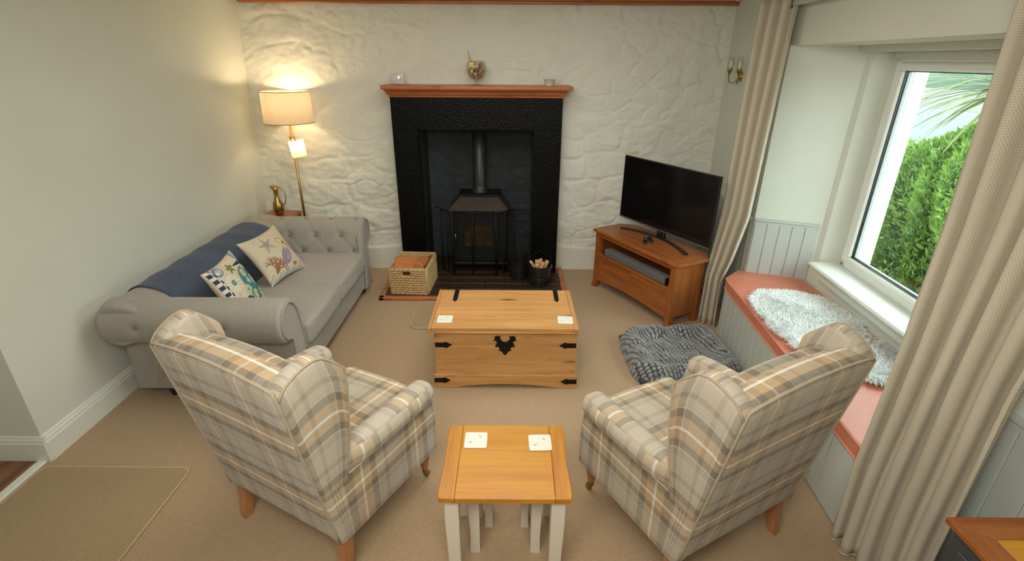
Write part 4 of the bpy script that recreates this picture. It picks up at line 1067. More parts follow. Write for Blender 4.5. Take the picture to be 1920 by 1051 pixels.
# ============================================================ armchairs
def back_y(z): return -0.155*(z-0.2)/0.88
def make_chair(label):
    root = thing('wing_armchair', label, 'armchair')
    G().rcube((0.365, 0.335, 0.085), 0.03, (6, 6, 2), (0, 0.345, 0.285)).build('base', M_tartan, root)
    def fback(x, y, z):
        t = (z-0.20)/0.88; k = (y-0.065)/0.065
        zz = z+(0.028*(1-(x/0.375)**2) if t > 0.97 else 0.028*(1-(x/0.375)**2)*max(0, t-0.6)/0.4)
        fy = 0.02*math.sin(PI*min(1, max(0, t)))*(1-(x/0.375)**2) if k > 0.3 else 0
        return (x*(1-0.02*t), y+back_y(z)+fy, zz)
    G().rcube((0.372, 0.065, 0.44), 0.045, (10, 3, 14), (0, 0.065, 0.64), fback).build('back', M_tartan_back, root)
    def fpad(x, y, z):
        t = (z-0.44)/0.58; q = (1-(x/0.29)**2)
        return (x, y+back_y(z)+(0.035*q*math.sin(PI*min(1, max(0, t))) if y > 0.13 else 0), z+(0.02*q if t > 0.8 else 0))
    G().rcube((0.285, 0.05, 0.315), 0.045, (10, 3, 12), (0, 0.150, 0.745), fpad, uvo=(0.0, 0.0)).build('back_cushion', M_tartan, root)
    for sx in (-1, 1):
        # wing: flat box deformed to the wing outline
        def wing(x, y, z, sx=sx):
            s = (y+0.5); t = z+0.5                      # 0..1 each
            top = 1.075+0.070*math.sin(PI/2*min(1, max(0, s)/0.66))-0.10*(max(0, s-0.58)/0.42)**2.4-0.02*max(0, 1-s/0.15)**2
            zz = 0.50+t*(top-0.50)
            yb = back_y(zz)+0.004; tt = max(0, min(1, (zz-0.50)/0.6))
            yf = 0.075+0.055*math.sin(PI*0.5*min(1, tt*1.25))
            if tt > 0.8: yf -= 0.03*((tt-0.8)/0.2)**2
            bulge = 0.012*math.sin(PI*min(1, max(0, s)))*math.sin(PI*min(1, max(0, t)))
            fl = 0.030*s*tt
            return (sx*(0.335+x+bulge*(1 if x > 0 else -1)+fl), yb+s*(yf-yb), zz)
        g = G().rcube((0.040, 0.5, 0.5), 0.039, (2, 8, 12), (0, 0, 0), None)
        # rounded rim in thickness only: build in scaled space so that the corners stay wide
        V = []
        for (x, y, z) in g.v:
            # restore y/z rounding to a profile radius of 0.12
            V.append(wing(x, max(-.5, min(.5, y)), max(-.5, min(.5, z))))
        g.v = V; g.uv = [[(a*0.30+0.1*0, b*0.60+0.75) for a, b in q] if abs(q[0][0]) <= 0.51 and True else q for q in g.uv]
        if sx < 0: g.f = [tuple(reversed(q)) for q in g.f]; g.uv = [list(reversed(q)) for q in g.uv]
        g.build('wing', M_tartan, root)
        # piping round the wing
        pp = []
        for k in range(14): pp.append(wing(0.036, -0.5+1.0*k/13, 0.488))
        for k in range(1, 14): pp.append(wing(0.036, 0.49, 0.488-0.95*k/13))
        G().tube(pp, 0.0045, 6).build('piping', M_pipe, root)
        # side panel and rolled arm
        def side(x, y, z, sx=sx):
            return (sx*x, y+(back_y(z) if y < 0.1 else 0)-(0.035*max(0, (z-0.45)/0.15) if y > 0.55 else 0), z)
        g = G().rcube((0.042, 0.343, 0.195), 0.025, (2, 8, 6), (0.332, 0.345, 0.395), side)
        if sx < 0: g.f = [tuple(reversed(q)) for q in g.f]; g.uv = [list(reversed(q)) for q in g.uv]
        g.build('side_panel', M_tartan, root)
        def arm(x, y, z, sx=sx):
            t = max(0, min(1, (y-0.05)/0.62)); q_ = max(0, min(1, (y-0.06)/0.12)); x = 0.343+(x-0.343)*(0.42+0.58*q_) if x > 0.343 else x
            return (sx*(x+0.012*math.sin(PI*t)), y, z+0.010*math.sin(PI*t)-0.012*t)
        g = G().rcube((0.066, 0.310, 0.062), 0.058, (3, 10, 3), (0.343, 0.355, 0.605), arm)
        if sx < 0: g.f = [tuple(reversed(q)) for q in g.f]; g.uv = [list(reversed(q)) for q in g.uv]
        g.build('arm', M_tartan, root)
        G().tube([(sx*0.385, 0.08, 0.555), (sx*0.392, 0.35, 0.556), (sx*0.382, 0.62, 0.548), (sx*0.36, 0.665, 0.55)], 0.0045, 6).build('piping', M_pipe, root)
    def fseat(x, y, z):
        q = (1-(x/0.29)**2)*(1-((y-0.41)/0.36)**2); return (x*(1.0), y, z+(0.025*q if z > 0.42 else 0))
    G().rcube((0.288, 0.355, 0.062), 0.045, (8, 8, 2), (0, 0.405, 0.430), fseat, uvo=(0.06, 0.10)).build('seat_cushion', M_tartan, root)
    G().tube([(-0.25, 0.745, 0.472), (0, 0.752, 0.478), (0.25, 0.745, 0.472)], 0.0045, 6).build('piping', M_pipe, root)
    # piping down both rear edges of the back and along its top
    e = [(sx_*0.360, back_y(z)+0.003, z) for sx_, z in [(-1, 0.22+0.84*k/10) for k in range(11)]]
    top = [(x, back_y(1.075)+0.006, 1.072+0.026*(1-(x/0.375)**2)) for x in [-0.35+0.7*k/12 for k in range(13)]]
    e2 = [(-p[0], p[1], p[2]) for p in reversed(e)]
    G().tube(e+top+e2, 0.0045, 6).build('piping', M_pipe, root)
    for sx in (-1, 1):
        v = []
        for z, o_, w in ((0.215, 0.0, 0.026), (0.10, -0.008, 0.023), (0.0, -0.03, 0.020)):
            for dx, dy in ((-1, -1), (1, -1), (1, 1), (-1, 1)): v.append((sx*0.335+dx*w+0*sx, 0.045+o_+dy*w, z))
        f = [(3, 2, 1, 0), (8, 9, 10, 11)]+[(k*4+i, k*4+(i+1) % 4, (k+1)*4+(i+1) % 4, (k+1)*4+i) for k in range(2) for i in range(4)]
        f = [tuple(reversed(q)) for q in f]
        G().add(v, f).build('leg', M_leg, root)
        lg = G().lathe([(0.012, 0.062), (0.016, 0.07), (0.022, 0.10), (0.019, 0.112), (0.027, 0.125), (0.030, 0.15), (0.024, 0.175), (0.032, 0.19), (0.034, 0.22)], (sx*0.305, 0.640, 0), 20).build('leg', M_leg, root)
        G().lathe([(0.010, 0.035), (0.015, 0.045), (0.016, 0.068), (0.013, 0.072)], (sx*0.305, 0.640, 0), 14).build('caster_cup', M_oldbrass, lg)
        G().lathe([(0.003, -0.008), (0.018, -0.008), (0.020, 0), (0.018, 0.008), (0.003, 0.008)], n=18, M=MT(sx*0.305, 0.655, 0.0205) @ Matrix.Rotation(PI/2, 4, 'Y')).build('caster', M_oldbrass, lg)
        G().tube([(sx*0.305, 0.640, 0.045), (sx*0.305+0.012, 0.652, 0.03), (sx*0.305+0.012, 0.655, 0.020)], 0.004, 6).build('caster_fork', M_oldbrass, lg)
    return root
ch = make_chair('oat checked wool wing armchair in the left foreground, seen from behind')
ch.location = (-1.035, 1.678, 0); ch.rotation_euler = (0, 0, -math.atan2(.468, .884))
copy_tree(ch, (0.997, 1.600, 0), math.atan2(.476, .879), 'oat checked wool wing armchair on the right, beside the window seat')
for o in list(COL.objects):
    if o.name.startswith('wing_armchair'): o['group'] = 'checked wing armchairs'

# ============================================================ pine chest
tr = thing('pine_chest', 'waxed pine blanket chest with black iron straps in the middle', 'chest', (-0.04, 3.235, 0))
xa, xb, ya, yb = -0.520, 0.440, 2.945, 3.515
G().box(xa, xa+0.02, ya+0.001, yb, 0.02, 0.445).box(xb-0.02, xb, ya+0.001, yb, 0.02, 0.445).box(xa, xb, yb-0.02, yb, 0.02, 0.445).box(xa+.02, xb-.02, ya+0.02, yb-.02, 0.03, 0.06).build('carcass', M_pinez, tr, world=True)
for k, (z0, z1) in enumerate(((0.10, 0.215), (0.215, 0.335), (0.335, 0.446))):
    G().box(xa+0.001, xb-0.001, ya, ya+0.02, z0+0.0006, z1-0.0006, 0.0018).build('plank', M_pine, tr, world=True)
pl = [(xa-0.014, 0.0)]
pl += [(xa+0.13, 0.0)]+[(xa+0.13+(xb-xa-0.26)*t, 0.030*math.sin(PI*t)**0.7) for t in [k/14 for k in range(1, 14)]]+[(xb-0.13, 0.0), (xb+0.014, 0.0), (xb+0.014, 0.105), (xa-0.014, 0.105)]
G().prism(pl, ya-0.016, ya+0.004, 'y', 0.003).build('plinth', M_pine, tr, world=True)
G().prism(pl, yb-0.004, yb+0.014, 'y', 0.003).build('plinth', M_pine, tr, world=True)
for x0 in (xa-0.0155, xb+0.0005): G().box(x0, x0+0.015, ya+0.004, yb, 0.0, 0.105, 0.003).build('plinth', M_piney, tr, world=True)
lid = G().box(-0.505, 0.415, 2.915, 2.925, 0.440, 0.452, 0.002).build('lid', M_pine, tr, world=True)
yy = [2.922, 3.078, 3.226, 3.376, 3.528]
for a, b in zip(yy[:-1], yy[1:]): G().box(-0.532, 0.412, a+0.0006, b-0.0006, 0.452, 0.478, 0.002).build('plank', M_pine, lid, world=True)
for x0, x1 in ((-0.556, -0.5335), (0.4135, 0.4465)): G().box(x0, x1, 2.917, 3.532, 0.437, 0.479, 0.004).build('batten', M_piney, lid, world=True)
G().box(-0.53, 0.412, 3.520, 3.532, 0.445, 0.452, 0.002).build('lid_back', M_pine, lid, world=True)
def strap(x, y, z, L, W, kind, par, sgn=1):
    """black iron strap with a spear tip. kind 'front' lies on the front face, 'top' on the lid"""
    o = [(0, -W/2), (L*0.50, -W/2), (L*0.60, -W*0.62), (L*0.70, -W*0.62), (L*0.78, -W*0.42), (L, 0), (L*0.78, W*0.42), (L*0.70, W*0.62), (L*0.60, W*0.62), (L*0.50, W/2), (0, W/2)]
    if kind == 'front': pts = [(x+sgn*a, z+b) for a, b in o]; g = G().prism(pts if sgn > 0 else pts[::-1], y-0.004, y, 'y', 0.001)
    else:
        o = [(0, -W/2), (L*0.84, -W/2), (L*0.90, -W*0.30), (L, 0), (L*0.90, W*0.30), (L*0.84, W/2), (0, W/2)]
        pts = [(x+b, y-a) for a, b in o]; g = G().prism(pts, z, z+0.004, 'z', 0.001)
    for k in (0.2, 0.5):
        if kind == 'front': g.lathe([(0.005, 0), (0.004, 0.003), (0.0001, 0.004)], n=8, M=MT(x+sgn*L*k, y-0.004, z) @ Matrix.Rotation(PI/2, 4, 'X'))
        else: g.lathe([(0.005, 0), (0.004, 0.003), (0.0001, 0.004)], (x, y-L*(k+0.35), z+0.004), 8)
    return g.build('iron_strap', M_iron, par, world=True)
strap(xa+0.004, ya, 0.337, 0.115, 0.036, 'front', tr); strap(xb-0.004, ya, 0.337, 0.115, 0.036, 'front', tr, -1)
strap(xa-0.012, ya-0.016, 0.064, 0.112, 0.036, 'front', tr); strap(xb+0.012, ya-0.016, 0.058, 0.112, 0.036, 'front', tr, -1)
strap(-0.418, 3.531, 0.478, 0.215, 0.034, 'top', lid); strap(0.330, 3.531, 0.478, 0.215, 0.034, 'top', lid)
hx = [(0.030, 0), (0.034, -0.010), (0.025, -0.028), (0.012, -0.036), (0, -0.039)]   # crescent cut
half = [(0.0, -0.046), (0.012, -0.044), (0.024, -0.034), (0.031, -0.020), (0.030, -0.008), (0.026, 0.0), (0.040, -0.003), (0.052, 0.002), (0.070, -0.006), (0.068, -0.018), (0.076, -0.038), (0.062, -0.034), (0.054, -0.046),
        (0.056, -0.060), (0.064, -0.072), (0.062, -0.088), (0.048, -0.080), (0.040, -0.090), (0.034, -0.100), (0.044, -0.112), (0.030, -0.114), (0.022, -0.120), (0.014, -0.134), (0.008, -0.140), (0.0, -0.150)]
pts = [(-0.044+x*1.02, 0.408+z) for x, z in half]+[(-0.044-x*1.02, 0.408+z) for x, z in reversed(half[1:-1])]
g = G().prism(pts, ya-0.004, ya, 'y')
for x_, z_ in ((-0.095, 0.395), (0.007, 0.395), (-0.044, 0.285)): g.lathe([(0.005, 0), (0.004, 0.003), (0.0001, 0.004)], n=8, M=MT(x_, ya-0.004, z_) @ Matrix.Rotation(PI/2, 4, 'X'))
g.build('escutcheon', M_iron, tr, world=True)

def coaster(x, y, z, a, label):
    t = thing('coaster', label, 'coaster', (x, y, z), a, 'white coasters with sprig prints')
    p = []
    r = 0.010; h = 0.0515
    for cx, cy, a0 in ((h-r, h-r, 0), (-h+r, h-r, 90), (-h+r, -h+r, 180), (h-r, -h+r, 270)):
        for k in range(5): q = math.radians(a0+22.5*k); p.append((cx+r*math.cos(q), cy+r*math.sin(q)))
    G().prism(p, 0, 0.0045, 'z', 0.001).build('tile', M_coaster, t)
    for dx, dy, b in ((-0.022, -0.018, 0.6), (0.020, 0.022, 2.2)):
        g = G().tube([(dx-0.007*math.cos(b), dy-0.007*math.sin(b), 0.0046), (dx+0.007*math.cos(b), dy+0.007*math.sin(b), 0.0046)], 0.0009, 5)
        for s_ in (-1, 0, 1): g.prism([(dx+0.006*s_*math.cos(b)+0.003*math.cos(c_)-0.003*math.sin(b), dy+0.006*s_*math.sin(b)+0.002*math.sin(c_)+0.003*math.cos(b)) for c_ in [k*PI/3 for k in range(6)]], 0.0045, 0.0049)
        g.build('motif', M_motif, t)
coaster(-0.455, 3.043, 0.4785, 0.02, 'white coaster at the left front corner of the pine chest')
coaster(0.364, 3.040, 0.4785, -0.03, 'white coaster at the right front corner of the pine chest')
coaster(-0.160, 1.825, 0.502, 0.0, 'white coaster on the left of the small honey coloured table')
coaster(0.133, 1.812, 0.502, 0.04, 'white coaster on the right of the small honey coloured table')

# ============================================================ nest of tables
def wavy(x0, x1, y0, y1, r=0.02, amp=0.008, n=16):
    """table outline whose long edges swell gently"""
    p = []
    def e(t): return amp*math.cos(2*PI*t)
    for k in range(n+1): t = k/n; p.append((x0+r+(x1-x0-2*r)*t, y0+amp-e(t)))
    for k in range(n+1): t = k/n; p.append((x1-amp+e(t), y0+r+(y1-y0-2*r)*t))
    for k in range(n+1): t = 1-k/n; p.append((x0+r+(x1-x0-2*r)*t, y1-amp+e(t)))
    for k in range(n+1): t = 1-k/n; p.append((x0+amp-e(t), y0+r+(y1-y0-2*r)*t))
    return p
def clip_y(p, lo, hi): return [(x, min(hi, max(lo, y))) for x, y in p]
def nest(label, x0, x1, y0, y1, h, leg, rw=0.07, rf=0.045):
    t = thing('nesting_table', label, 'table', ((x0+x1)/2, (y0+y1)/2, 0), 0, 'nest of three tables')
    th_ = 0.026
    W = wavy(x0, x1, y0, y1)
    L_ = [p for p in W if p[0] <= x0+rw]; 
    left = [(x0+rw, y0)]; 
    def side(sgn):
        n = 14; e = lambda q: 0.003*math.cos(2*PI*q); P = []
        X = x0 if sgn < 0 else x1
        for k in range(n+1): q = k/n; P.append((X-sgn*(0.003-e(q)) if 0 < k < n else X-sgn*0.006, y0+0.004+(y1-y0-0.008)*q))
        inner = (x0+rw) if sgn < 0 else (x1-rw)
        P = [(inner-sgn*0.0, y0)]+P+[(inner, y1)]
        if sgn < 0: P = P[::-1]
        return P
    G().prism(side(-1), h-th_, h, 'z', 0.003).build('end_rail', M_honeyy, t, world=True)
    G().prism(side(1), h-th_, h, 'z', 0.003).build('end_rail', M_honeyy, t, world=True)
    G().box(x0+rw+.0005, x1-rw-.0005, y0+0.002, y0+rf, h-th_, h, 0.002).build('front_rail', M_honey, t, world=True)
    G().box(x0+rw+.0005, x1-rw-.0005, y1-rf, y1-0.002, h-th_, h, 0.002).build('back_rail', M_honey, t, world=True)
    n_ = 3; w = (y1-y0-2*rf)/n_
    for k in range(n_): G().box(x0+rw+.001, x1-rw-.001, y0+rf+w*k+.0005, y0+rf+w*(k+1)-.0005, h-th_, h-0.0012, 0.0012).build('plank', M_honey, t, world=True)
    a = 0.028
    for x in (x0+a, x1-a-leg):
        for y in (y0+a, y1-a-leg):
            v = []; sgn = -1 if x < (x0+x1)/2 else 1; nk = 12
            for k in range(nk+1):
                z = (h-th_)*k/nk; o_ = 0.003*math.sin(2*PI*k/nk)*(-sgn); 
                xo0 = x+(o_ if sgn < 0 else 0); xo1 = x+leg+(o_ if sgn > 0 else 0)
                v += [(xo0, y, z), (xo1, y, z), (xo1, y+leg, z), (xo0, y+leg, z)]
            f = [(3, 2, 1, 0), tuple(nk*4+i for i in range(4))]+[(k*4+i, k*4+(i+1) % 4, (k+1)*4+(i+1) % 4, (k+1)*4+i) for k in range(nk) for i in range(4)]
            G().add(v, f).build('leg', M_cream, t, world=True)
    for y in (y1-a-leg+0.01,): G().box(x0+a+leg, x1-a-leg, y, y+0.018, h-th_-0.022, h-th_).build('apron', M_cream, t, world=True)
    G().box(x0+a+leg, x1-a-leg, y0+a+.005, y0+a+.023, h-th_-0.022, h-th_).build('apron', M_cream, t, world=True)
    for x in (x0+a+0.01, x1-a-0.028): G().box(x, x+0.018, y0+a+leg, y1-a-leg, h-th_-0.05, h-th_).build('apron', M_cream, t, world=True)
    return t
nest('largest table of the nest, honey wood top with two coasters, in the foreground', -0.295, 0.250, 1.488, 1.932, 0.502, 0.054)
nest('middle table of the nest, tucked under the largest one', -0.2125, 0.1665, 1.617, 1.915, 0.438, 0.045, 0.05, 0.035)
nest('smallest table of the nest, tucked furthest under', -0.153, 0.117, 1.755, 1.93, 0.375, 0.038, 0.045, 0.03)
# ============================================================ television corner
SA = math.atan2(-.876, .483)
ts = thing('tv_stand', 'chestnut oak corner television stand with open shelf and two drawers', 'tv stand', (1.075, 4.245, 0), SA)
w = 0.52; D = 0.40
top = [(-0.575, -0.02), (0.575, -0.02), (0.585, 0.0), (0.585, 0.33), (0.47, 0.43), (-0.47, 0.43), (-0.585, 0.33), (-0.585, 0.0)]
sc = 0.965
top = [(x*sc, y) for x, y in top]
tp = G().prism(top, 0.572, 0.598, 'z', 0.005).build('top', M_oaky, ts)
G().box(-0.43, 0.43, 0.065, 0.345, 0.5975, 0.6005, 0.001).build('top_panel', M_oak, tp)
G().box(-0.555, -0.435, -0.012, 0.33, 0.5975, 0.6002, 0.001).build('top_end', M_oaky, tp); G().box(0.435, 0.555, -0.012, 0.33, 0.5975, 0.6002, 0.001).build('top_end', M_oaky, tp)
G().box(-0.434, 0.434, -0.012, 0.063, 0.5975, 0.6004, 0.001).build('top_front', M_oak, tp)
for x in (-0.525, 0.470):
    g = G(); x1 = x+0.055
    fl_ = -0.012 if x < 0 else 0.012
    v = []
    for z, o_ in ((0, fl_), (0.06, 0), (0.572, 0)):
        for px, py in ((x+o_, 0.0), (x1+o_, 0.0), (x1+o_, 0.055), (x+o_, 0.055)): v.append((px, py-(0.01 if z == 0 else 0), z))
    f = [(3, 2, 1, 0), (8, 9, 10, 11)]+[(k*4+i, k*4+(i+1) % 4, (k+1)*4+(i+1) % 4, (k+1)*4+i) for k in range(2) for i in range(4)]
    g.add(v, f).build('front_post', M_oakz, ts)
    G().box(x, x1, 0.30, 0.345, 0, 0.572, 0.004).build('rear_post', M_oakz, ts)
    xs = x+0.008 if x < 0 else x1-0.026
    G().box(xs, xs+0.018, 0.055, 0.30, 0.095, 0.572).build('side_panel', M_oakz, ts)
    G().box(xs-0.004, xs+0.022, 0.055, 0.30, 0.53, 0.572, 0.002).build('side_rail', M_oaky, ts)
G().box(-0.47, 0.47, 0.004, 0.03, 0.530, 0.572, 0.003).build('top_rail', M_oak, ts)
G().box(-0.47, 0.47, 0.004, 0.36, 0.338, 0.358, 0.003).build('shelf', M_oak, ts)
G().box(-0.47, 0.47, 0.35, 0.365, 0.10, 0.572).build('back_panel', M_oak, ts)
G().box(-0.47, 0.47, 0.03, 0.36, 0.10, 0.115).build('bottom_panel', M_oak, ts)
G().box(-0.465, 0.465, 0.03, 0.05, 0.30, 0.338).build('drawer_rail', M_oak, ts)
for x0, x1 in ((-0.468, -0.0015), (0.0015, 0.468)):
    n_ = 12; arc_ = [(x0+(x1-x0)*k/n_, 0.078+0.03*math.cos((x0+(x1-x0)*k/n_)/0.468*PI/2)) for k in range(n_+1)]
    G().prism(arc_+[(x1, 0.333), (x0, 0.333)], 0.002, 0.024, 'y', 0.003).build('drawer_front', M_oak, ts)
    G().box((x0+x1)/2-0.06, (x0+x1)/2+0.06, -0.001, 0.004, 0.326, 0.334, 0.002).build('finger_pull', M_oakz, ts)
sbm = thing('soundbar', 'long grey fabric soundbar on the open shelf of the television stand', 'soundbar', (1.075, 4.245, 0.358), SA)
G().rcube((0.41, 0.045, 0.034), 0.012, (12, 2, 2), (0.0, 0.062, 0.036)).build('body', fabric('soundbar_cloth', (0.16, 0.16, 0.155), (0.09, 0.09, 0.09), 500), sbm)
for sx in (-1, 1): G().rcube((0.006, 0.0455, 0.0345), 0.005, (1, 2, 2), (sx*0.412, 0.062, 0.036)).build('end_cap', M_blackpl, sbm)
tv = thing('television', 'large black flat screen television on the oak corner stand', 'television', (1.355, 4.41, 0.601), SA)
hw = 0.562; z0, z1 = 0.079, 0.676
G().box(-hw, hw, -0.012, 0.018, z0, z1, 0.004).build('casing', M_blackpl, tv)
G().box(-hw+0.008, hw-0.008, -0.0135, -0.011, z0+0.018, z1-0.008).build('screen', M_screen, tv)
G().box(-hw, hw, -0.014, -0.012, z0-0.001, z0+0.010, 0.001).build('lower_trim', plain('grey_tv_trim', (0.10, 0.10, 0.10), 0.35), tv)
G().rcube((0.36, 0.025, 0.17), 0.02, (4, 2, 4), (0, 0.04, 0.27)).build('rear_housing', M_blackpl, tv)
st2 = G().box(-0.045, 0.045, -0.005, 0.03, 0.012, 0.12, 0.006).build('neck', M_blackpl, tv)
pth = []
for k in range(21):
    t = -1+2*k/20; pth.append((0.42*t, 0.012-0.115*abs(t)**1.8, 0.008))
v = []
for i, p in enumerate(pth):
    q = pth[min(i+1, 20)]; r_ = pth[max(i-1, 0)]; d = Vector((q[0]-r_[0], q[1]-r_[1], 0)).normalized(); n_ = Vector((-d.y, d.x, 0))*0.020
    v += [(p[0]-n_.x, p[1]-n_.y, 0.0), (p[0]+n_.x, p[1]+n_.y, 0.0), (p[0]+n_.x*.8, p[1]+n_.y*.8, 0.014), (p[0]-n_.x*.8, p[1]-n_.y*.8, 0.014)]
f = [(3, 2, 1, 0), (80, 81, 82, 83)]+[(k*4+i, k*4+(i+1) % 4, (k+1)*4+(i+1) % 4, (k+1)*4+i) for k in range(20) for i in range(4)]
G().add(v, f).build('curved_foot', plain('dark_grey_metal', (0.035, 0.035, 0.037), 0.3, 0.6), tv)
rm = thing('remote_control', 'black remote control lying on the television stand top', 'remote control', (1.205, 4.335, 0.6015), SA+0.75)
G().rcube((0.021, 0.085, 0.009), 0.008, (2, 4, 1), (0, 0, 0.009)).build('body', M_blackpl, rm)
G().lathe([(0.013, 0.0), (0.013, 0.002)], (0, 0.01, 0.0175), 18).build('dial', plain('remote_grey', (0.16, 0.16, 0.17), 0.4), rm)
for k in range(3): G().lathe([(0.004, 0), (0.004, 0.0015)], (-0.010+0.010*k, 0.055, 0.0175), 10).build('button', plain('remote_button', (0.2, 0.2, 0.2), 0.5) if k == 0 else bpy.data.materials['remote_button'], rm)
rm2 = thing('remote_control', 'second slim black remote behind the first on the television stand', 'remote control', (1.262, 4.375, 0.6015), SA+0.95)
G().rcube((0.019, 0.075, 0.008), 0.007, (2, 4, 1), (0, 0, 0.008)).build('body', M_blackpl, rm2)
cb = thing('power_cable', 'tangle of pale cable hanging beside the television stand and curtain', 'cable', (1.70, 4.12, 0.2))
G().tube([(1.66, 4.16, 0.30), (1.68, 4.13, 0.24), (1.665, 4.11, 0.20), (1.685, 4.10, 0.15), (1.67, 4.11, 0.08), (1.68, 4.15, 0.02), (1.74, 4.2, 0.01)], 0.004, 6).build('cable', M_white, cb, world=True)
G().tube([(1.70, 4.18, 0.33), (1.69, 4.12, 0.26), (1.70, 4.09, 0.19), (1.68, 4.12, 0.13), (1.71, 4.16, 0.1)], 0.003, 6).build('cable', M_blackpl, cb, world=True)

# ============================================================ pet bed
M_bed = None
m, nt, b = newmat('charcoal_chunky_plush'); b.inputs['Roughness'].default_value = 0.95; b.inputs['Sheen Weight'].default_value = 0.3
a = N(nt, 'ShaderNodeVertexColor', layer_name='Col'); nt.links.new(a.outputs[0], b.inputs['Base Color']); M_bed = m
pb = thing('pet_bed', 'charcoal and grey chunky plush pet bed on the carpet', 'pet bed', (1.27, 3.31, 0), 0.04)
nx, ny = 230, 200
U, V = np.meshgrid(np.linspace(-1, 1, nx), np.linspace(-1, 1, ny))
HX, HY = 0.405, 0.36
r = (np.abs(U)**5+np.abs(V)**5)**0.2
# rounded square mapping
sq = np.maximum(np.abs(U), np.abs(V)); rr = np.where(r > 1e-6, sq/np.maximum(r, 1e-6), 1)
X = U*rr*HX; Y = V*rr*HY
rim = np.exp(-((sq-0.80)/0.16)**2)+0.35*np.sin(X*17)**2*np.sin(Y*17)**2; z = 0.055+0.06*rim*(0.75+0.5*fbm(X*4+5, Y*4+5, 9, 2))
z = z*np.sqrt(np.clip(1-(np.clip(sq-0.86, 0, 1)/0.14)**2, 0, 1))+0.0
p1 = (X+0.3*Y)/0.030; p2 = (Y-0.2*X)/0.024+0.5*(np.floor(p1) % 2)
wob = 2.2*(fbm(X*11, Y*11, 15, 2)-0.5)
p1 = p1+wob; p2 = p2+wob*1.4
lobe = np.abs(np.sin(PI*(p2+0.9*(p1-np.floor(p1)))))**0.8*np.sqrt(np.clip(np.sin(PI*(p1-np.floor(p1))), 0, 1))
edge = np.clip((1-sq)/0.05, 0, 1)
z = z+0.020*lobe*edge+0.004*fbm(X*40, Y*40, 19, 2)
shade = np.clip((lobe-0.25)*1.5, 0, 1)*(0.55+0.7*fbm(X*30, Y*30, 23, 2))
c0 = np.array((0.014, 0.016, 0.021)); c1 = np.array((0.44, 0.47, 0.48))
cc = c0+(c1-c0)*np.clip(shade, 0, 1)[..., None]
cc = np.concatenate([cc, np.ones(cc.shape[:2]+(1,))], -1).reshape(-1, 4)
f = [(j*nx+i, j*nx+i+1, (j+1)*nx+i+1, (j+1)*nx+i) for j in range(ny-1) for i in range(nx-1)]
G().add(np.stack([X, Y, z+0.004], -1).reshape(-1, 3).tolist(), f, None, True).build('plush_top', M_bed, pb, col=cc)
G().rcube((HX*0.93, HY*0.93, 0.02), 0.018, (4, 4, 1), (0, 0, 0.022)).build('base_pad', plain('bed_base', (0.05, 0.05, 0.055), 0.9), pb)

# ============================================================ curtains and pole
pole = thing('curtain_pole', 'thick white curtain pole with a round end above the window', 'curtain pole', (XW(2.8)-0.09, 2.8, 2.44))
ends = [(XW(4.20)-0.085, 4.20, 2.455), (XW(1.1)-0.085, 1.1, 2.455)]
G().tube(ends, 0.019, 16).build('rod', M_white, pole, world=True)
for e in ends: G().rcube((0.034, 0.034, 0.034), 0.0335, (1, 1, 1), e).build('finial', M_white, pole, world=True)
for Y in (4.10, 1.2):
    G().tube([(XW(Y)-0.085, Y, 2.455), (XW(Y), Y, 2.455)], 0.009, 10).lathe([(0.03, 0), (0.03, 0.008)], n=20, M=MT(XW(Y), Y, 2.455) @ Matrix.Rotation(-PI/2, 4, 'Y')).build('bracket', M_white, pole, world=True)
def curtain_mat(name, base, dot, dotk):
    m, nt, b = newmat(name); b.inputs['Roughness'].default_value = 0.85; b.inputs['Specular IOR Level'].default_value = 0.2; b.inputs['Sheen Weight'].default_value = 0.2
    uv = N(nt, 'ShaderNodeUVMap'); mp = N(nt, 'ShaderNodeMapping'); mp.inputs['Scale'].default_value = (1/0.0125, 1/0.0085, 1); nt.links.new(uv.outputs[0], mp.inputs[0])
    sp = N(nt, 'ShaderNodeSeparateXYZ'); nt.links.new(mp.outputs[0], sp.inputs[0])
    def M_(op, a, b_=None, c=None):
        n = N(nt, 'ShaderNodeMath', operation=op)
        for k, q in enumerate((a, b_, c)):
            if q is None: continue
            if isinstance(q, (int, float)): n.inputs[k].default_value = q
            else: nt.links.new(q, n.inputs[k])
        return n.outputs[0]
    row = M_('FLOOR', sp.outputs[1]); half = M_('MULTIPLY', M_('MODULO', row, 2), 0.5)
    fx = M_('SUBTRACT', M_('FRACT', M_('ADD', sp.outputs[0], half)), 0.5); fy = M_('SUBTRACT', M_('FRACT', sp.outputs[1]), 0.5)
    d = M_('ADD', M_('ABSOLUTE', fx), M_('MULTIPLY', M_('ABSOLUTE', fy), 0.9))
    k = M_('LESS_THAN', d, 0.30)
    mx = N(nt, 'ShaderNodeMix', data_type='RGBA'); mx.inputs[6].default_value = (*base, 1); mx.inputs[7].default_value = (*dot, 1)
    nt.links.new(M_('MULTIPLY', k, dotk), mx.inputs[0]); nt.links.new(mx.outputs[2], b.inputs['Base Color'])
    bp = N(nt, 'ShaderNodeBump', Strength=0.4, Distance=0.002); bp.invert = True; nt.links.new(k, bp.inputs['Height']); nt.links.new(bp.outputs[0], b.inputs['Normal'])
    return m
M_cur = curtain_mat('oatmeal_curtain', (0.58, 0.53, 0.425), (0.35, 0.30, 0.225), 0.75)
M_lin = fabric('curtain_lining', (0.62, 0.58, 0.48), (0.55, 0.50, 0.41), 300)
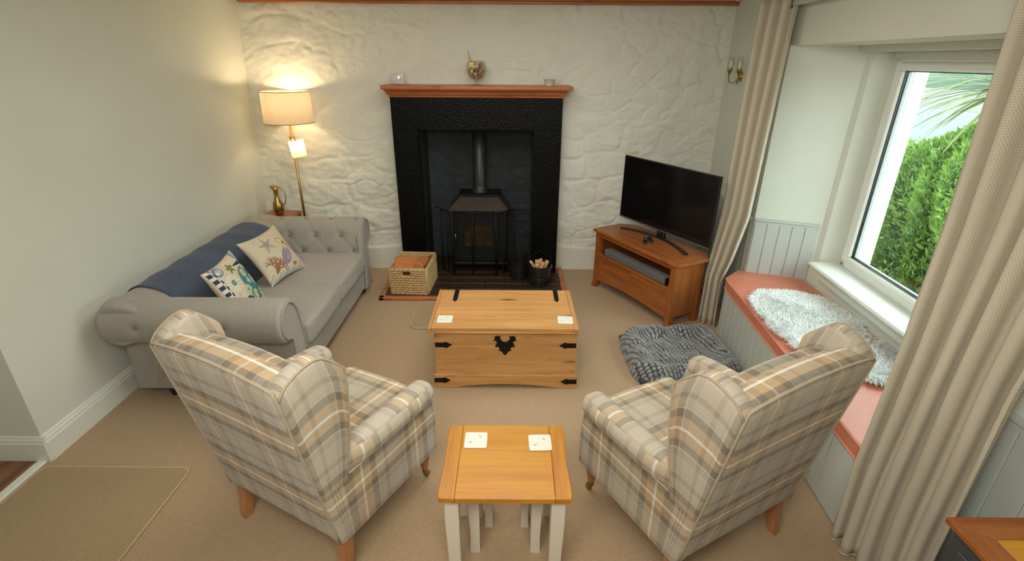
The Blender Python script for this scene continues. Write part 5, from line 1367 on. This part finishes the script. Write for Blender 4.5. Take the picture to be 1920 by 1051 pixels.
def curtain(label, L, R_, folds, amp_top, amp_bot, width, zt=2.49, name='curtain', power=1.0, seed=1):
    """L, R_: lists of (z, x, y) for the two side edges, top to bottom"""
    def at(E, z):
        for a, b in zip(E[:-1], E[1:]):
            if z <= a[0] and z >= b[0]:
                t = (a[0]-z)/(a[0]-b[0]); t = t*t*(3-2*t) if False else t
                return Vector((a[1]+(b[1]-a[1])*t, a[2]+(b[2]-a[2])*t, 0))
        return Vector((E[-1][1], E[-1][2], 0)) if z < E[-1][0] else Vector((E[0][1], E[0][2], 0))
    root = thing(name, label, 'curtain', (L[-1][1], L[-1][2], 0), 0, 'window curtains')
    nu, nv = folds*16+1, 50; rs_ = np.random.RandomState(seed); ph = rs_.rand(folds+1)*0.5
    def fn(u, v):
        z = zt*(1-v)+0.012*v
        a = at(L, z); b = at(R_, z); d = (b-a); n = Vector((-d.y, d.x, 0)).normalized()
        if n.x > 0: n = -n
        amp = amp_top+(amp_bot-amp_top)*v
        uu = u+0.018*math.sin(u*11+v*2.2+seed)*math.sin(v*PI)
        w_ = math.cos(2*PI*folds*uu)
        p = a+d*(uu if 0 < u < 1 else u)+n*(amp*w_*(1+0.25*math.sin(u*17+v*1.5+seed))+0.012*math.sin(v*5+u*9)*v)+d.normalized()*(0.45*amp*math.sin(4*PI*folds*uu)*0.5*power if 0 < u < 1 else 0)
        return (p.x, p.y, z)
    g = G().grid(nu, nv, fn, uvs=(width, 2.5)); o = g.build('drape', M_cur, root, world=True)
    md = o.modifiers.new('lining', 'SOLIDIFY'); md.thickness = 0.004; md.offset = 0
    # hem
    hp = [fn(i/(nu-1), 1-0.0005) for i in range(nu)]
    G().tube(hp, 0.0045, 5).build('hem', M_cur, root, world=True)
    return root, at, fn
cl, atL, fnL = curtain('gathered oatmeal curtain at the far side of the window, behind the television',
    [(2.52, 1.790, 4.085), (1.0, 1.735, 3.985), (0.45, 1.66, 3.955), (0.0, 1.645, 3.945)],
    [(2.52, 1.868, 3.755), (1.0, 1.815, 3.730), (0.62, 1.775, 3.79), (0.45, 1.745, 3.83), (0.0, 1.765, 3.860)], 3, 0.036, 0.026, 1.0, 2.50, seed=1)
cr_, atR, fnR = curtain('full length oatmeal curtain at the near side of the window, at the right edge',
    [(2.52, 1.765, 1.995), (1.53, 1.700, 1.875), (1.05, 1.625, 1.800), (0.45, 1.560, 1.760), (0.0, 1.552, 1.735)],
    [(2.52, 1.765, 1.330), (1.05, 1.725, 1.415), (0.3, 1.690, 1.385), (0.0, 1.68, 1.36)], 5, 0.040, 0.032, 1.6, 2.50, seed=4)
M_ring = plain('dark_eyelet_metal', (0.10, 0.09, 0.08), 0.35, 0.8)
for root, at, fn, folds in ((cl, atL, fnL, 3), (cr_, atR, fnR, 5)):
    for k in range(folds*2):
        u = (k+0.5)/(folds*2); p = fn(u, 0.018); Y = p[1]
        c = (XW(Y)-0.085, Y, 2.455)
        a_ = math.radians(28 if k % 2 else -28)
        G().tube([(c[0]+0.026*math.cos(q)*math.cos(a_), c[1]+0.026*math.cos(q)*math.sin(a_), c[2]+0.026*math.sin(q)) for q in [2*PI*i/20 for i in range(20)]], 0.0035, 6, closed=True).build('eyelet', M_ring, root, world=True)

# ============================================================ wall light
scn = thing('wall_light', 'brass twin arm wall light with clear glass shades beside the left curtain', 'wall light', (XW(4.74), 4.74, 1.98))
X0 = XW(4.74)
G().lathe([(0.045, 0), (0.04, 0.012), (0.012, 0.02)], n=20, M=MT(X0, 4.74, 1.98) @ Matrix.Rotation(-PI/2, 4, 'Y')).build('backplate', M_brass, scn, world=True)
for sg in (-1, 1):
    G().tube([(X0-0.02, 4.74, 1.975), (X0-0.045, 4.74+sg*0.03, 1.925), (X0-0.06, 4.74+sg*0.075, 1.925), (X0-0.065, 4.74+sg*0.10, 1.96), (X0-0.065, 4.74+sg*0.10, 2.00)], 0.0045, 8).build('arm', M_oldbrass, scn, world=True)
    cx_, cy_ = X0-0.065, 4.74+sg*0.10
    G().lathe([(0.006, 0), (0.020, 0.03), (0.024, 0.045), (0.020, 0.047)], (cx_, cy_, 1.995), 18).build('cup', M_oldbrass, scn, world=True)
    shd = G().lathe([(0.018, 0), (0.030, 0.03), (0.031, 0.06), (0.023, 0.095)], (cx_, cy_, 2.04), 22).build('glass_shade', M_clear, scn, world=True)
    G().lathe([(0.008, 0), (0.011, 0.03), (0.010, 0.055), (0.001, 0.075)], (cx_, cy_, 2.035), 14).build('candle_bulb', plain('frosted_bulb', (0.8, 0.8, 0.75), 0.3) if sg < 0 else bpy.data.materials['frosted_bulb'], scn, world=True)

# ============================================================ sideboard, bottom right
sd = thing('sideboard', 'charcoal sideboard with a chestnut wood top, cut off at the bottom right corner', 'sideboard', (1.60, 0.9, 0))
sx0, sx1, sy0, sy1, sh_ = 1.420, 1.738, 0.30, 1.200, 0.75
G().box(sx0+0.02, sx1-0.02, sy0+0.02, sy1-0.022, 0.02, sh_-0.024, 0.004).build('body', M_dkgrey, sd, world=True)
G().prism([(sx0, sy0), (sx1, sy0), (sx1, sy1), (sx0, sy1)], sh_-0.026, sh_-0.002, 'z', 0.004).build('top', M_oak, sd, world=True)
bw_ = 0.085
G().prism([(sx0+.002, sy0), (sx0+bw_, sy0+bw_), (sx0+bw_, sy1-bw_), (sx0+.002, sy1-.002)], sh_-0.004, sh_, 'z', 0.001).build('border', M_oaky, sd, world=True)
G().prism([(sx0+.003, sy1-.002), (sx0+bw_+.0008, sy1-bw_), (sx1-bw_, sy1-bw_), (sx1-.003, sy1-.002)], sh_-0.004, sh_, 'z', 0.001).build('border', M_oak, sd, world=True)
G().prism([(sx1-.002, sy0), (sx1-.002, sy1-.002), (sx1-bw_, sy1-bw_-.001), (sx1-bw_, sy0+bw_)], sh_-0.004, sh_, 'z', 0.001).build('border', M_oaky, sd, world=True)
G().box(sx0+bw_+.001, sx1-bw_-.001, sy0+bw_, sy1-bw_-.001, sh_-0.004, sh_-0.001, 0.001).build('panel', M_honey, sd, world=True)
for k in range(2): G().box(sx0+0.012, sx0+0.021, sy0+0.06+0.41*k, sy0+0.43+0.41*k, 0.08, sh_-0.08, 0.004).build('door', M_dkgrey, sd, world=True)

# ============================================================ loose rugs
def rug(label, x0, x1, y0, y1, r, z=0.010):
    t = thing('rug', label, 'rug', ((x0+x1)/2, (y0+y1)/2, 0)); p = []
    for cx, cy, a0 in ((x1-r, y1-r, 0), (x0+r, y1-r, 90), (x0+r, y0+r, 180), (x1-r, y0+r, 270)):
        for k in range(7): q = math.radians(a0+15*k); p.append((cx+r*math.cos(q), cy+r*math.sin(q)))
    G().prism(p, 0.001, z, 'z', 0.002).build('pile', M_rug, t, world=True)
    G().tube([(a_, b_, z*0.72) for a_, b_ in p], 0.0055, 6, closed=True).build('binding', M_bind, t, world=True)
rug('beige carpet runner with bound edge in front of the left opening', -2.60, -1.775, -0.60, 2.155, 0.05)
rug('small beige bound mat lying half under the pine chest', -0.875, 0.34, 3.76, 4.28, 0.08)

# ============================================================ outside
M_ground = plain('garden_mulch', (0.20, 0.085, 0.045), 0.95, bump=1.0, bscale=12, var=0.5, vscale=5)
X, Y = np.meshgrid(np.linspace(2.75, 12, 60), np.linspace(-4, 14, 90)); Zg = 0.06+0.10*fbm(X*1.5, Y*1.5, 3, 3)-0.05*(X-3)-0.02*(X-3)**2
f = [(j*60+i, j*60+i+1, (j+1)*60+i+1, (j+1)*60+i) for j in range(89) for i in range(59)]
struct('ground', G().add(np.stack([X, Y, Zg], -1).reshape(-1, 3).tolist(), f, None, True), M_ground)
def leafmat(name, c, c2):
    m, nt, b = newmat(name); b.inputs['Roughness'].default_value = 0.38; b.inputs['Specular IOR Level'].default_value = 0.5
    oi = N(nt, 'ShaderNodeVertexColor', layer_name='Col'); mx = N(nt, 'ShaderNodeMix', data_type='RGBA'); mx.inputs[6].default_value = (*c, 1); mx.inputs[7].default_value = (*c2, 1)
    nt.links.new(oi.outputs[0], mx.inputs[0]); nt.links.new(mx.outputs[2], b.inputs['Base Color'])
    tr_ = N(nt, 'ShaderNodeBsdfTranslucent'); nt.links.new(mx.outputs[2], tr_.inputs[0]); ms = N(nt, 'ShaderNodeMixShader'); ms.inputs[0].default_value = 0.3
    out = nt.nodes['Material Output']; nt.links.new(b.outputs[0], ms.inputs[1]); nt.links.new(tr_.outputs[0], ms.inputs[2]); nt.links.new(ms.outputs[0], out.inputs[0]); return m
M_leaf = leafmat('laurel_leaf', (0.045, 0.12, 0.018), (0.22, 0.37, 0.065))
def leaves(n, region, seed, L=(0.05, 0.095), W=0.0125):
    R = random.Random(seed); v = []; f = []; c = []
    for _ in range(n):
        P, nrm, tone = region(R)
        up = Vector((R.gauss(0, .5), R.gauss(0, .5), R.uniform(0.2, 1))); d = (nrm*R.uniform(.3, 1)+up*0.8+Vector((R.gauss(0, .4), R.gauss(0, .4), 0))).normalized()
        s = d.cross(nrm+Vector((R.gauss(0, .4), R.gauss(0, .4), R.gauss(0, .4)))).normalized(); n2 = s.cross(d)
        l = R.uniform(*L); w_ = W*R.uniform(.8, 1.25); k = len(v); dr = n2*(-0.25*l)
        P = Vector(P)
        v += [tuple(P), tuple(P+d*l*.45+s*w_+n2*w_*.4), tuple(P+d*l*.45-s*w_+n2*w_*.4), tuple(P+d*l*.45), tuple(P+d*l+dr*.6)]
        f += [(k, k+3, k+1), (k, k+2, k+3), (k+3, k+4, k+1), (k+3, k+2, k+4)]
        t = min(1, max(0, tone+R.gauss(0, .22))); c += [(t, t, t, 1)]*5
    return v, f, c
def hedge(name, label, cx, cy, rx, ry, h, z0, n, seed):
    root = thing(name, label, 'hedge', (cx, cy, z0))
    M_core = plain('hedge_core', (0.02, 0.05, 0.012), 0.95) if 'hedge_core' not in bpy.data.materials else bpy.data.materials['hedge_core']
    def surf(a, t):
        k = 1+0.10*math.sin(3*a+seed)+0.07*math.sin(7*a+t*6)+0.06*math.sin(13*a+t*9+seed)
        q = max(0.0, min(1, t)); pr_ = (1-max(0, (q-0.55)/0.45)**2.2)**0.5 if q < 1 else 0
        return (cx+rx*k*pr_*math.cos(a), cy+ry*k*pr_*math.sin(a), z0+h*q*(1+0.06*math.sin(4*a+seed)))
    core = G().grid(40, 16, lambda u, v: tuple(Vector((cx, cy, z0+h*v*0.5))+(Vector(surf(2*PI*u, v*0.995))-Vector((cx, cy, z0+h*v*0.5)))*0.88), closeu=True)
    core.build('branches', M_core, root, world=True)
    def region(R):
        a = R.uniform(PI*0.30, PI*1.75); t = R.random()**0.8
        P = Vector(surf(a, t)); c_ = Vector((cx, cy, z0+h*0.4*t)); n_ = (P-c_).normalized()
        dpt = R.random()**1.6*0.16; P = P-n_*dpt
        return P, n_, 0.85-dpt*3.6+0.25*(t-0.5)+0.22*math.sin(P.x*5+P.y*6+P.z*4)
    v, f, c = leaves(n, region, seed)
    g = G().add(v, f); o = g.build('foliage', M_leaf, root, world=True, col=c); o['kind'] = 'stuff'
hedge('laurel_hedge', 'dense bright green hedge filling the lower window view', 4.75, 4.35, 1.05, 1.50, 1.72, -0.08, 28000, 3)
hedge('shrub', 'rounded green shrub further down the garden beyond the hedge', 5.6, 7.3, 1.3, 1.2, 1.45, -0.4, 6000, 5)
# low ground cover between mulch and hedge
def reg2(R):
    y = R.uniform(3.0, 5.3); x = R.uniform(3.35, 3.95); return Vector((x, y, 0.06+R.random()*0.22*(0.4+0.6*math.sin(x*9+y*5)**2))), Vector((0, 0, 1)), 0.55+R.gauss(0, .2)
v, f, c = leaves(900, reg2, 8, (0.06, 0.11), 0.015)
gc = G().add(v, f).build('ground_cover', M_leaf, None, col=c); setp(gc, 'bright low green plants at the foot of the hedge on the mulch', 'ground cover', kind='stuff')
# cabbage palm reaching in from the upper right
M_frond = leafmat('palm_blade', (0.07, 0.10, 0.025), (0.24, 0.28, 0.10))
pm = thing('cabbage_palm', 'cabbage palm with long narrow blades hanging in at the top right of the window', 'palm tree', (4.55, 4.8, -0.2))
G().tube([(4.55, 4.82, -0.2), (4.57, 4.80, 1.2), (4.52, 4.80, 1.88)], [0.08, 0.07, 0.06], 12).build('trunk', plain('palm_bark', (0.18, 0.13, 0.09), 0.9, bump=0.8, bscale=30), pm, world=True)
R = random.Random(12)
for k in range(210):
    a = R.uniform(0, 2*PI); el = R.uniform(-0.35, 1.1); L_ = R.uniform(0.75, 1.10); w_ = R.uniform(0.012, 0.018)
    d = Vector((math.cos(a)*math.cos(el), math.sin(a)*math.cos(el), math.sin(el))); s = Vector((-math.sin(a), math.cos(a), 0))
    P = Vector((4.52, 4.80, 1.90))+d*0.05; v = []; ns = 7; p = P.copy(); dd = d.copy(); c = []
    t_ = R.random()
    for i in range(ns):
        q = i/(ns-1); ww = w_*(0.7+0.6*q)*(1-q**3)+0.0008
        nn_ = s.cross(dd)*ww*0.35
        v += [tuple(p-s*ww+nn_), tuple(p), tuple(p+s*ww+nn_)]; c += [(t_, t_, t_, 1)]*3
        p = p+dd*(L_/(ns-1)); dd = (dd+Vector((0, 0, -0.16*(0.5+q)))).normalized()
    f = [(i*3+j, i*3+j+1, (i+1)*3+j+1, (i+1)*3+j) for i in range(ns-1) for j in range(2)]
    G().add(v, f, None, True).build('leaf', M_frond, pm, world=True, col=c)
# the bay and the far shore
def slab(name, quad, z, mat): g = G().add([(x, y, z) for x, y in quad], [(0, 1, 2, 3)]); return struct(name, g, mat)
slab('lower_field', [(12, -60), (75, -60), (75, 160), (12, 160)], -12.3, plain('rough_field', (0.05, 0.075, 0.025), 0.95, var=0.3, vscale=0.05))
slab('water', [(70, -900), (700, -900), (700, 1400), (70, 1400)], -12.6, plain('pale_bay_water', (0.095, 0.112, 0.115), 0.8, var=0.08, vscale=0.01))
slab('sand_flat', [(150, 60), (262, 60), (262, 620), (150, 620)], -12.55, plain('sand_flats', (0.105, 0.10, 0.078), 0.9, var=0.15, vscale=0.03))
g = G().grid(80, 14, lambda u, v: (260+220*v, -200+1300*u, -12.5+(70*math.sin(PI*min(1, v*1.05)*0.5)**1.2)*(0.55+0.7*fb1(u*9, v*2))-2*(1-v)))
struct('far_hill', g, plain('wooded_hillside', (0.035, 0.072, 0.040), 0.95, var=0.35, vscale=0.05))
